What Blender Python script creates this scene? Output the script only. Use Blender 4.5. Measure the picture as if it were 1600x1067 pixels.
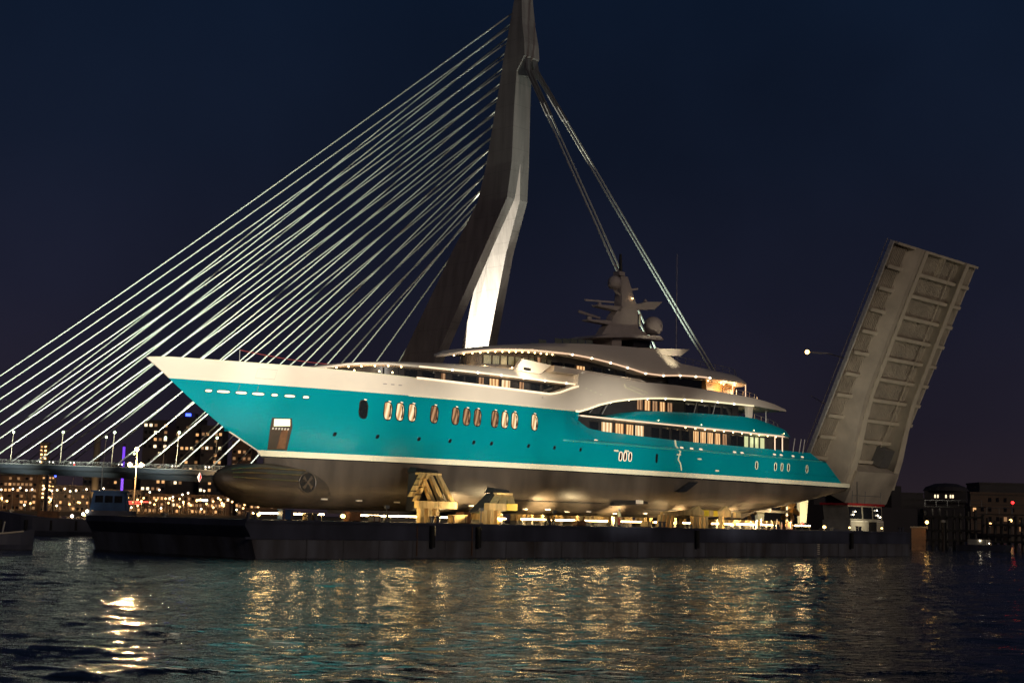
import bpy, bmesh, math, random
import numpy as np
from mathutils import Vector, Matrix
random.seed(11); np.random.seed(11)
R = math.radians
for o in list(bpy.data.objects): bpy.data.objects.remove(o)
SC = bpy.context.scene
COL = SC.collection

# ------------------------------------------------------------------ camera
cam = bpy.data.cameras.new('camera'); cam.sensor_width = 36.0; cam.lens = 2222.0/1600*36
cam.clip_start = 0.5; cam.clip_end = 6000
camo = bpy.data.objects.new('camera', cam); COL.objects.link(camo)
camo.matrix_world = Matrix.Translation((0, 0, 3.45)) @ Matrix.Rotation(math.pi/2+math.atan(278/2222), 4, 'X') @ Matrix.Rotation(R(1.3), 4, 'Z')
SC.camera = camo
# ------------------------------------------------------------------ night sky
SUN_AZ, SUN_EL = R(150), R(15)      # weak moon and city light from behind the camera, on its right
wd = bpy.data.worlds.new('World'); SC.world = wd; wd.use_nodes = True
nt = wd.node_tree; nt.nodes.clear()
sky = nt.nodes.new('ShaderNodeTexSky'); sky.sky_type = 'NISHITA'; sky.sun_disc = False
sky.sun_elevation = R(-4.0); sky.sun_rotation = R(180); sky.air_density = 1.0; sky.dust_density = 2.0; sky.ozone_density = 4.0
bg1 = nt.nodes.new('ShaderNodeBackground'); bg1.inputs[1].default_value = 0.05
nt.links.new(sky.outputs[0], bg1.inputs[0])
tc = nt.nodes.new('ShaderNodeTexCoord'); sp = nt.nodes.new('ShaderNodeSeparateXYZ'); nt.links.new(tc.outputs['Generated'], sp.inputs[0])
rmp = nt.nodes.new('ShaderNodeValToRGB'); nt.links.new(sp.outputs['Z'], rmp.inputs[0])
e = rmp.color_ramp.elements                       # light pollution over the city: brightest at the horizon all round
e[0].position = 0.0; e[0].color = (0.0210, 0.0140, 0.0175, 1)
e[1].position = 1.0; e[1].color = (0.002, 0.005, 0.014, 1)
for p, c in ((0.07, (0.0125, 0.0104, 0.0185, 1)), (0.15, (0.0084, 0.0092, 0.0195, 1)), (0.25, (0.0050, 0.0082, 0.0190, 1)), (0.36, (0.0036, 0.0082, 0.0205, 1))):
    q = e.new(p); q.color = c
cn = nt.nodes.new('ShaderNodeTexNoise'); cn.inputs['Scale'].default_value = 2.6; cn.inputs['Detail'].default_value = 5; nt.links.new(tc.outputs['Generated'], cn.inputs['Vector'])
cr = nt.nodes.new('ShaderNodeMapRange'); cr.inputs['From Min'].default_value = 0.3; cr.inputs['From Max'].default_value = 0.7; cr.inputs['To Min'].default_value = 0.72; cr.inputs['To Max'].default_value = 1.28
nt.links.new(cn.outputs['Fac'], cr.inputs['Value'])                 # thin uneven cloud catching the city glow
bg2 = nt.nodes.new('ShaderNodeBackground'); nt.links.new(cr.outputs[0], bg2.inputs[1])
nt.links.new(rmp.outputs[0], bg2.inputs[0])
ad = nt.nodes.new('ShaderNodeAddShader'); out = nt.nodes.new('ShaderNodeOutputWorld')
nt.links.new(bg1.outputs[0], ad.inputs[0]); nt.links.new(bg2.outputs[0], ad.inputs[1]); nt.links.new(ad.outputs[0], out.inputs[0])
sl = bpy.data.lights.new('sun', 'SUN'); sl.energy = 0.29; sl.angle = R(12); sl.color = (1.0, 0.80, 0.63)
so = bpy.data.objects.new('sun', sl); COL.objects.link(so)
sdir = Vector((math.sin(SUN_AZ)*math.cos(SUN_EL), math.cos(SUN_AZ)*math.cos(SUN_EL), math.sin(SUN_EL)))
so.rotation_euler = sdir.to_track_quat('Z', 'Y').to_euler()
SC.view_settings.view_transform = 'Standard'; SC.view_settings.look = 'None'
SC.view_settings.exposure = 0.15; SC.view_settings.gamma = 1.0; SC.view_settings.use_curve_mapping = False
SC.render.engine = 'CYCLES'
cy = SC.cycles; cy.use_denoising = True; cy.denoising_prefilter = 'FAST'; cy.max_bounces = 6; cy.diffuse_bounces = 2; cy.glossy_bounces = 4
cy.transmission_bounces = 4; cy.sample_clamp_indirect = 6.0; cy.sample_clamp_direct = 0; cy.use_light_tree = True
cy.caustics_reflective = False; cy.caustics_refractive = False; cy.adaptive_threshold = 0.015

# ------------------------------------------------------------------ helpers
def tag(o, label=None, cat=None, group=None, kind=None):
    if label: o['label'] = label
    if cat: o['category'] = cat
    if group: o['group'] = group
    if kind: o['kind'] = kind
    return o
def empty(name, loc=(0, 0, 0), rz=0.0, label=None, cat=None, group=None):
    o = bpy.data.objects.new(name, None); COL.objects.link(o); o.location = loc; o.rotation_euler = (0, 0, rz)
    o.empty_display_size = 0.5
    return tag(o, label, cat, group)
def link(name, me, parent=None, loc=None, rz=None, scale=None):
    o = bpy.data.objects.new(name, me); COL.objects.link(o)
    if parent: o.parent = parent
    if loc is not None: o.location = loc
    if rz is not None: o.rotation_euler = (0, 0, rz)
    if scale is not None: o.scale = scale if hasattr(scale, '__len__') else (scale,)*3
    return o
def mesh(name, vs, fs, mat, smooth=False, fix=True):
    me = bpy.data.meshes.new(name); me.from_pydata([tuple(v) for v in vs], [], fs)
    if fix:
        bm = bmesh.new(); bm.from_mesh(me); bmesh.ops.remove_doubles(bm, verts=bm.verts, dist=1e-5)
        bmesh.ops.recalc_face_normals(bm, faces=bm.faces); bm.to_mesh(me); bm.free()
    if mat: me.materials.append(mat)
    if smooth:
        me.polygons.foreach_set('use_smooth', [True]*len(me.polygons))
        if smooth != 'all': me.set_sharp_from_angle(angle=R(35))
    me.update(); return me
class MB:
    "collects boxes, bars, tubes and prisms of one part"
    def __init__(s): s.v = []; s.f = []
    def add(s, vs, fs):
        k = len(s.v); s.v += [tuple(v) for v in vs]; s.f += [tuple(i+k for i in f) for f in fs]; return s
    def box(s, x0, x1, y0, y1, z0, z1, bev=0.0):
        c = [(x0,y0,z0),(x1,y0,z0),(x1,y1,z0),(x0,y1,z0),(x0,y0,z1),(x1,y0,z1),(x1,y1,z1),(x0,y1,z1)]
        return s.add(c, [(3,2,1,0),(4,5,6,7),(0,1,5,4),(1,2,6,5),(2,3,7,6),(3,0,4,7)])
    def hexa(s, bot, top):
        return s.add(list(bot)+list(top), [(3,2,1,0),(4,5,6,7),(0,1,5,4),(1,2,6,5),(2,3,7,6),(3,0,4,7)])
    def tube(s, pts, r, n=6, r2=None, cap=True):
        pts = [Vector(p) for p in pts]; k = len(s.v); m = len(pts)
        for i, p in enumerate(pts):
            t = (pts[min(i+1, m-1)]-pts[max(i-1, 0)]).normalized()
            a = t.cross(Vector((0, 0, 1)));  a = a.normalized() if a.length > 1e-3 else Vector((1, 0, 0))
            b = a.cross(t).normalized(); rr = r if r2 is None else r+(r2-r)*i/max(1, m-1)
            for j in range(n):
                an = 2*math.pi*j/n; s.v.append(tuple(p+a*math.cos(an)*rr+b*math.sin(an)*rr))
        for i in range(m-1):
            for j in range(n):
                j2 = (j+1) % n; s.f.append((k+i*n+j, k+i*n+j2, k+(i+1)*n+j2, k+(i+1)*n+j))
        if cap: s.f.append(tuple(range(k+n-1, k-1, -1))); s.f.append(tuple(range(k+(m-1)*n, k+m*n)))
        return s
    def bar(s, p, q, w, h=None):
        return s.tube([p, q], w*0.7071, 4)
    def lathe(s, prof, n=12, c=(0, 0, 0)):
        k = len(s.v)
        for r, z in prof:
            for j in range(n):
                an = 2*math.pi*j/n; s.v.append((c[0]+r*math.cos(an), c[1]+r*math.sin(an), c[2]+z))
        for i in range(len(prof)-1):
            for j in range(n): s.f.append((k+i*n+j, k+i*n+(j+1) % n, k+(i+1)*n+(j+1) % n, k+(i+1)*n+j))
        return s
    def prism(s, poly, y0, y1):
        n = len(poly); k = len(s.v)
        s.v += [(x, y0, z) for x, z in poly]+[(x, y1, z) for x, z in poly]
        s.f += [tuple(range(k, k+n)), tuple(range(k+2*n-1, k+n-1, -1))]
        for i in range(n): j = (i+1) % n; s.f.append((k+i, k+n+i, k+n+j, k+j))
        return s
    def me(s, name, mat, smooth=False): return mesh(name, s.v, s.f, mat, smooth)
    def build(s, name, mat, parent=None, smooth=False, loc=None, rz=None):
        return link(name, s.me(name, mat, smooth), parent, loc, rz)
def interp(x, pts):
    if x <= pts[0][0]: return pts[0][1]
    for (x0, y0), (x1, y1) in zip(pts, pts[1:]):
        if x <= x1: return y0+(y1-y0)*(x-x0)/(x1-x0) if x1 > x0 else y1
    return pts[-1][1]
def lerp(a, b, t): return a+(b-a)*t
def sm(x): x = max(0, min(1, x)); return x*x*(3-2*x)
def frange(a, b, n): return [a+(b-a)*i/(n-1) for i in range(n)]

# ------------------------------------------------------------------ materials
def plated(name, col, rough, scale):
    "painted steel plate: welded courses, streaks and uneven weathering"
    m = bpy.data.materials.new(name); m.use_nodes = True; t = m.node_tree; p = t.nodes['Principled BSDF']; p.inputs['Roughness'].default_value = rough
    tcn = t.nodes.new('ShaderNodeTexCoord'); mp = t.nodes.new('ShaderNodeMapping'); mp.inputs['Rotation'].default_value = (R(90), 0, 0); t.links.new(tcn.outputs['Object'], mp.inputs[0])
    br = t.nodes.new('ShaderNodeTexBrick'); br.inputs['Scale'].default_value = scale; br.inputs['Mortar Size'].default_value = 0.003; br.inputs['Brick Width'].default_value = 0.45; br.inputs['Row Height'].default_value = 0.25
    br.inputs['Color1'].default_value = (*col, 1); br.inputs['Color2'].default_value = (*[c*0.96 for c in col], 1); br.inputs['Mortar'].default_value = (*[c*0.75 for c in col], 1)
    t.links.new(mp.outputs[0], br.inputs['Vector'])
    m2 = t.nodes.new('ShaderNodeMapping'); m2.inputs['Scale'].default_value = (1, 1, 0.12); t.links.new(tcn.outputs['Object'], m2.inputs[0])
    ns = t.nodes.new('ShaderNodeTexNoise'); ns.inputs['Scale'].default_value = 0.6; ns.inputs['Detail'].default_value = 6; t.links.new(m2.outputs[0], ns.inputs['Vector'])
    mr = t.nodes.new('ShaderNodeMapRange'); mr.inputs['From Min'].default_value = 0.3; mr.inputs['From Max'].default_value = 0.7; mr.inputs['To Min'].default_value = 0.72; mr.inputs['To Max'].default_value = 1.1; t.links.new(ns.outputs['Fac'], mr.inputs['Value'])
    mx = t.nodes.new('ShaderNodeMix'); mx.data_type = 'RGBA'; mx.blend_type = 'MULTIPLY'; mx.inputs['Factor'].default_value = 1.0
    t.links.new(br.outputs['Color'], mx.inputs['A']); t.links.new(mr.outputs[0], mx.inputs['B']); t.links.new(mx.outputs['Result'], p.inputs['Base Color'])
    return m
def mat(name, col, rough=0.5, metal=0.0, var=0.15, scale=2.0, bump=0.0, bscale=8.0, coat=0.0, stretch=(1, 1, 1), spec=0.5, dirt=None):
    m = bpy.data.materials.new(name); m.use_nodes = True; t = m.node_tree; p = t.nodes['Principled BSDF']
    p.inputs['Roughness'].default_value = rough; p.inputs['Metallic'].default_value = metal
    p.inputs['Coat Weight'].default_value = coat; p.inputs['Specular IOR Level'].default_value = spec
    tcn = t.nodes.new('ShaderNodeTexCoord'); mp = t.nodes.new('ShaderNodeMapping'); mp.inputs['Scale'].default_value = stretch
    t.links.new(tcn.outputs['Object'], mp.inputs[0])
    ns = t.nodes.new('ShaderNodeTexNoise'); ns.inputs['Scale'].default_value = scale; ns.inputs['Detail'].default_value = 6
    t.links.new(mp.outputs[0], ns.inputs['Vector'])
    rp = t.nodes.new('ShaderNodeValToRGB'); rp.color_ramp.elements[0].position = 0.3; rp.color_ramp.elements[1].position = 0.7
    d = dirt if dirt else tuple(c*(1-var) for c in col)
    rp.color_ramp.elements[0].color = (*d, 1); rp.color_ramp.elements[1].color = (*tuple(min(1, c*(1+var)) for c in col), 1)
    t.links.new(ns.outputs['Fac'], rp.inputs[0]); t.links.new(rp.outputs[0], p.inputs['Base Color'])
    if bump:
        n2 = t.nodes.new('ShaderNodeTexNoise'); n2.inputs['Scale'].default_value = bscale; n2.inputs['Detail'].default_value = 4
        t.links.new(mp.outputs[0], n2.inputs['Vector'])
        b = t.nodes.new('ShaderNodeBump'); b.inputs['Strength'].default_value = bump; b.inputs['Distance'].default_value = 0.1
        t.links.new(n2.outputs['Fac'], b.inputs['Height']); t.links.new(b.outputs[0], p.inputs['Normal'])
    return m
def emi(name, col, strength, base=(0.3, 0.3, 0.3)):
    m = bpy.data.materials.new(name); m.use_nodes = True; p = m.node_tree.nodes['Principled BSDF']
    p.inputs['Base Color'].default_value = (*base, 1); p.inputs['Emission Color'].default_value = (*col, 1)
    p.inputs['Emission Strength'].default_value = strength; p.inputs['Roughness'].default_value = 0.4
    return m
def curtain(name, c0, c1, strength, scale=3.0):
    "a lit window with drawn curtains: soft vertical folds"
    m = bpy.data.materials.new(name); m.use_nodes = True; t = m.node_tree; p = t.nodes['Principled BSDF']
    tcn = t.nodes.new('ShaderNodeTexCoord'); wv = t.nodes.new('ShaderNodeTexWave'); wv.wave_type = 'BANDS'; wv.bands_direction = 'X'
    wv.inputs['Scale'].default_value = scale; wv.inputs['Distortion'].default_value = 2.0; wv.inputs['Detail'].default_value = 2
    t.links.new(tcn.outputs['Object'], wv.inputs['Vector'])
    rp = t.nodes.new('ShaderNodeValToRGB'); rp.color_ramp.elements[0].color = (*c0, 1); rp.color_ramp.elements[1].color = (*c1, 1)
    t.links.new(wv.outputs['Fac'], rp.inputs[0]); t.links.new(rp.outputs[0], p.inputs['Emission Color'])
    p.inputs['Emission Strength'].default_value = strength; p.inputs['Base Color'].default_value = (0.05, 0.03, 0.02, 1); p.inputs['Roughness'].default_value = 0.15
    return m
M = dict(
    teal=mat('teal_paint', (0.0, 0.255, 0.315), 0.30, 0.0, 0.05, 0.25, 0.03, 0.35, spec=0.3),
    cream=mat('cream_paint', (0.82, 0.72, 0.60), 0.38, 0.0, 0.03, 0.4, coat=0.2),
    stripe=mat('boot_stripe_paint', (0.90, 0.86, 0.64), 0.4, 0.0, 0.03),
    black=mat('black_line_paint', (0.012, 0.012, 0.014), 0.5),
    bottom=mat('antifouling_paint', (0.078, 0.062, 0.050), 0.42, 0.2, 0.32, 0.55, 0.12, 1.6, stretch=(1.0, 1.0, 0.25)),
    glass=mat('dark_glass', (0.012, 0.014, 0.018), 0.08, 0.0, 0.1),
    greyglass=mat('tinted_screen', (0.16, 0.18, 0.15), 0.2, 0.0, 0.1),
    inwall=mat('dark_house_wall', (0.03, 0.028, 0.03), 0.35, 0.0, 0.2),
    deckwood=mat('teak', (0.22, 0.13, 0.07), 0.6, 0, 0.2, 6, stretch=(0.3, 4, 1)),
    steel=mat('bright_steel', (0.6, 0.58, 0.55), 0.3, 0.8, 0.1),
    mastgrey=mat('mast_paint', (0.46, 0.40, 0.37), 0.5, 0, 0.08, 1.0),
    dome=mat('dome_plastic', (0.46, 0.40, 0.38), 0.55, 0, 0.05, 1.5),
    zinc=mat('zinc', (0.75, 0.72, 0.66), 0.5, 0.2, 0.1),
    bronze=mat('bronze', (0.48, 0.30, 0.12), 0.3, 0.9, 0.2, 4),
    barge=mat('barge_paint', (0.055, 0.060, 0.090), 0.55, 0.0, 0.45, 0.35, 0.25, 3.0, stretch=(1, 1, 0.3)),
    bargelow=mat('barge_worn_plating', (0.120, 0.128, 0.155), 0.6, 0.0, 0.4, 0.5, 0.3, 2.0, stretch=(1, 1, 0.22), dirt=(0.060, 0.050, 0.046)),
    deck=mat('steel_deck', (0.07, 0.065, 0.06), 0.6, 0, 0.35, 0.6, 0.2),
    rust=mat('rusty_steel', (0.16, 0.075, 0.035), 0.75, 0, 0.4, 1.5, 0.2),
    timber=mat('pale_timber', (0.66, 0.46, 0.19), 0.7, 0, 0.25, 3, 0.3, 12, stretch=(1, 1, 0.25)),
    yellow=mat('yellow_paint', (0.85, 0.60, 0.04), 0.5, 0, 0.1),
    darkwood=mat('wet_dark_timber', (0.030, 0.026, 0.024), 0.55, 0, 0.5, 1.5, 0.4, 6, stretch=(1, 1, 0.2)),
    rubber=mat('black_rubber', (0.012, 0.012, 0.012), 0.8, 0, 0.2),
    bridge=plated('bridge_steel_paint', (0.29, 0.265, 0.26), 0.6, 0.045),
    bridgedeck=mat('bridge_edge_paint', (0.014, 0.018, 0.026), 0.5, 0, 0.2, 0.1),
    leaf=mat('leaf_underside_paint', (0.60, 0.53, 0.42), 0.6, 0, 0.18, 0.25, 0.1, 3),
    leafrim=mat('leaf_flange_paint', (0.76, 0.68, 0.53), 0.55, 0, 0.12, 0.4),
    cable=mat('cable_sheath', (0.72, 0.76, 0.68), 0.5, 0, 0.05),
    sleeve=mat('cable_socket_steel', (0.20, 0.20, 0.20), 0.5, 0.3, 0.1),
    concrete=mat('concrete', (0.27, 0.25, 0.22), 0.85, 0, 0.2, 0.3, 0.2, 3),
    brick=mat('quay_brick', (0.26, 0.15, 0.09), 0.85, 0, 0.35, 2.0, 0.4, 5),
    bld1=mat('dark_facade', (0.045, 0.04, 0.042), 0.7, 0, 0.2, 0.1),
    bld2=mat('brown_facade', (0.11, 0.07, 0.045), 0.7, 0, 0.25, 0.1),
    bld3=mat('pale_facade', (0.20, 0.165, 0.125), 0.7, 0, 0.2, 0.1),
    bank=mat('quay_ground', (0.10, 0.085, 0.07), 0.9, 0, 0.3, 0.05),
    blue=mat('blue_cabin_paint', (0.02, 0.07, 0.19), 0.5, 0, 0.2, 1),
    red=mat('red_paint', (0.42, 0.02, 0.025), 0.5, 0, 0.15),
    white=mat('white_paint', (0.72, 0.70, 0.66), 0.5, 0, 0.08),
    cabin=mat('grey_cabin_paint', (0.42, 0.40, 0.34), 0.55, 0, 0.15, 1),
    skin=mat('skin', (0.42, 0.25, 0.17), 0.6), hivis=mat('hi_vis_cloth', (0.75, 0.72, 0.35), 0.7),
    trousers=mat('red_work_trousers', (0.35, 0.05, 0.04), 0.8), boots=mat('boots', (0.03, 0.03, 0.03), 0.7),
    carpaint=mat('car_paint', (0.08, 0.08, 0.09), 0.3, 0.4), cargrey=mat('car_paint_grey', (0.3, 0.3, 0.3), 0.3, 0.4),
    tyre=mat('tyre_rubber', (0.02, 0.02, 0.02), 0.8), rope=mat('red_rope', (0.45, 0.08, 0.07), 0.8),
    leafgreen=mat('night_foliage', (0.05, 0.06, 0.03), 0.8, 0, 0.4, 1),
)
W = dict(
    warm=emi('warm_lamp', (1.0, 0.64, 0.28), 9), white=emi('white_lamp', (1.0, 0.86, 0.62), 9), soft=emi('soft_glow', (1.0, 0.76, 0.48), 1.0, (0.8, 0.7, 0.6)),
    edge=emi('edge_led', (1.0, 0.84, 0.50), 1.0, (0.8, 0.75, 0.6)), pink=emi('pink_glow', (1.0, 0.66, 0.42), 0.9, (0.5, 0.4, 0.35)),
    amber=emi('amber_lamp', (1.0, 0.50, 0.08), 4), amberbig=emi('sodium_lamp', (1.0, 0.58, 0.16), 9), red=emi('red_lamp', (1.0, 0.02, 0.02), 5),
    blue=emi('blue_lamp', (0.05, 0.10, 1.0), 4), purple=emi('violet_tube', (0.16, 0.03, 0.9), 1.2), neonred=emi('red_neon', (1.0, 0.06, 0.04), 4),
    green=emi('green_white_lamp', (0.75, 1.0, 0.55), 5), citywhite=emi('city_lamp_white', (1.0, 0.82, 0.55), 4.5), citywarm=emi('city_lamp_orange', (1.0, 0.55, 0.2), 4),
    slot=emi('lit_slot', (1.0, 0.90, 0.55), 1.5), cyanwhite=emi('sign_white_blue', (0.55, 0.8, 1.0), 4),
    win_w=emi('office_window_light', (1.0, 0.78, 0.48), 1.6), win_o=emi('flat_window_light', (1.0, 0.52, 0.20), 0.8), win_d=emi('dim_window_light', (1.0, 0.48, 0.18), 0.22),
    headlight=emi('headlight_glass', (1.0, 0.93, 0.78), 7), glow=emi('orange_glow', (1.0, 0.45, 0.12), 0.9),
    cur1=curtain('curtain_brown', (0.10, 0.04, 0.015), (0.62, 0.34, 0.17), 0.75, 0.7), cur2=curtain('curtain_bright', (0.5, 0.26, 0.10), (1.0, 0.80, 0.48), 1.1, 0.6),
    cur3=curtain('saloon_light', (0.30, 0.11, 0.03), (1.0, 0.62, 0.28), 1.1, 0.7), greenwin=curtain('green_tinted_light', (0.3, 0.32, 0.08), (0.9, 0.95, 0.55), 1.0, 2.0),
)
def ico(name, r, m, sub=1):
    bm = bmesh.new(); bmesh.ops.create_icosphere(bm, subdivisions=sub, radius=r); me = bpy.data.meshes.new(name); bm.to_mesh(me); bm.free()
    me.materials.append(m); me.polygons.foreach_set('use_smooth', [True]*len(me.polygons)); return me
def spot(name, parent, loc, aim, watts, deg, blend=0.6, col=(1, 0.85, 0.65), r=0.15):
    l = bpy.data.lights.new(name, 'SPOT'); l.energy = watts; l.spot_size = R(deg); l.spot_blend = blend; l.color = col; l.shadow_soft_size = r
    o = bpy.data.objects.new(name, l); COL.objects.link(o); o.parent = parent; o.location = loc
    o.rotation_euler = (Vector(aim)-Vector(loc)).to_track_quat('-Z', 'Y').to_euler(); return o
def point(name, parent, loc, watts, col=(1, 0.7, 0.4), r=0.2):
    l = bpy.data.lights.new(name, 'POINT'); l.energy = watts; l.color = col; l.shadow_soft_size = r
    o = bpy.data.objects.new(name, l); COL.objects.link(o); o.parent = parent; o.location = loc; return o

# ------------------------------------------------------------------ frames of reference (metres, camera foot at the origin)
DX, DY = 0.697662, 0.716427                     # along the barge and yacht, bow to stern
OX, OY = -12.262, 118.654                       # near edge of the barge at the water
RZ = math.atan2(DY, DX)
def bw_(s, n, z=0): return (OX+DX*s-DY*n, OY+DY*s+DX*n, z)
TH = R(44); AX, AY = math.cos(TH), -math.sin(TH)   # bridge axis
BCX, BCY = -12.73, 357.81                       # pylon on the bridge axis
def brw(t, w, z=0): return (BCX+AX*t-AY*w, BCY+AY*t+AX*w, z)

# ------------------------------------------------------------------ water
def build_water():
    def axis(lim, d0, flat, grow, cap):
        a = [0.0]; d = d0
        while a[-1] < lim:
            if a[-1] > flat: d = min(d*grow, cap)
            a.append(a[-1]+d)
        return np.array(a)
    px = axis(3200, 0.30, 58, 1.06, 400); xs = np.concatenate([-px[:0:-1], px])
    y = [12.0]
    while y[-1] < 4200:
        v = y[-1]; d = 0.12 if v < 55 else (0.2 if v < 90 else 0.3)
        if v > 135: d = 0.3*(1+(v-135)*0.06)
        y.append(v+min(d, 400))
    ys = np.concatenate([np.array([-400, -120, -40, -10, 2, 8.0]), np.array(y)])
    X, Y = np.meshgrid(xs, ys); Z = np.zeros_like(X)
    rng = np.random.RandomState(5)
    sx = np.gradient(xs)[None, :]; sy = np.gradient(ys)[:, None]; sp_ = np.maximum(sx, sy)
    for i in range(150):
        lam = 0.55*(8/0.55)**rng.rand(); k = 2*math.pi/lam
        an = R(-80)+rng.randn()*0.8                # wind roughly along the view, crests lie across it
        slope = 0.0112*(0.75+0.5*rng.rand())*(1.15 if lam < 1.8 else (0.95 if lam < 4 else 0.7))
        A = slope/k; ph = rng.rand()*6.283
        kx, ky = k*math.cos(an), k*math.sin(an)
        fade = np.clip((lam/(1.9*np.maximum(sp_*0+sx*abs(math.cos(an)), sy*abs(math.sin(an)))))-0.6, 0, 1)
        arg = kx*X+ky*Y+ph+0.5*np.sin(0.13*X+0.21*Y+i)
        Z += A*fade*(np.sin(arg)-0.25*np.cos(2*arg))
    Z *= np.clip((Y-9)/6, 0, 1)
    patch = 0.72+0.28*np.sin(0.06*X+1.2+0.8*np.sin(0.05*Y))*np.sin(0.085*Y+0.03*X)   # gusts
    Z *= patch
    ny, nx = X.shape
    co = np.stack([X, Y, Z], -1).reshape(-1, 3).astype(np.float32)
    idx = np.arange(ny*nx).reshape(ny, nx)
    q = np.stack([idx[:-1, :-1], idx[:-1, 1:], idx[1:, 1:], idx[1:, :-1]], -1).reshape(-1, 4).astype(np.int32)
    me = bpy.data.meshes.new('water'); me.vertices.add(len(co)); me.vertices.foreach_set('co', co.ravel())
    me.loops.add(q.size); me.loops.foreach_set('vertex_index', q.ravel()); me.polygons.add(len(q))
    me.polygons.foreach_set('loop_start', np.arange(0, q.size, 4, dtype=np.int32))
    me.polygons.foreach_set('use_smooth', np.ones(len(q), bool)); me.update(calc_edges=True); me.validate()
    m = bpy.data.materials.new('river_water'); m.use_nodes = True; t = m.node_tree; p = t.nodes['Principled BSDF']
    p.inputs['Base Color'].default_value = (0.010, 0.013, 0.012, 1); p.inputs['Roughness'].default_value = 0.07; p.inputs['IOR'].default_value = 1.7
    tcn = t.nodes.new('ShaderNodeTexCoord'); prev = None
    for sc_, st, stretch in ((2.4, 0.6, (0.45, 1, 1)), (7.0, 0.5, (0.6, 1, 1))):
        mp = t.nodes.new('ShaderNodeMapping'); mp.inputs['Scale'].default_value = stretch; mp.inputs['Rotation'].default_value = (0, 0, R(9))
        t.links.new(tcn.outputs['Object'], mp.inputs[0])
        ns = t.nodes.new('ShaderNodeTexNoise'); ns.inputs['Scale'].default_value = sc_; ns.inputs['Detail'].default_value = 3; ns.inputs['Roughness'].default_value = 0.55
        t.links.new(mp.outputs[0], ns.inputs['Vector'])
        b = t.nodes.new('ShaderNodeBump'); b.inputs['Strength'].default_value = st; b.inputs['Distance'].default_value = 0.25 if sc_ < 3 else 0.08
        t.links.new(ns.outputs['Fac'], b.inputs['Height'])
        if prev: t.links.new(prev.outputs[0], b.inputs['Normal'])
        prev = b
    t.links.new(prev.outputs[0], p.inputs['Normal'])
    me.materials.append(m)
    tag(link('water', me), 'dark rippled river water with golden reflections', kind='structure')
build_water()

# ------------------------------------------------------------------ far banks
def bank(name, x0, x1, y0, y1, z1, label):
    b = MB(); b.box(x0, x1, y0, y1, -3, z1); o = b.build(name, M['bank']); tag(o, label, kind='structure'); return o
bank('river_bank', -1500, -60, 820, 1700, 2.2, 'far city bank beyond the bridge')
bank('river_bank', -60, 2500, 900, 1900, 2.0, 'far bank behind the yacht')
bank('river_bank', 182, 1400, 520, 880, 2.4, 'bank on the right behind the timber fenders')

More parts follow.
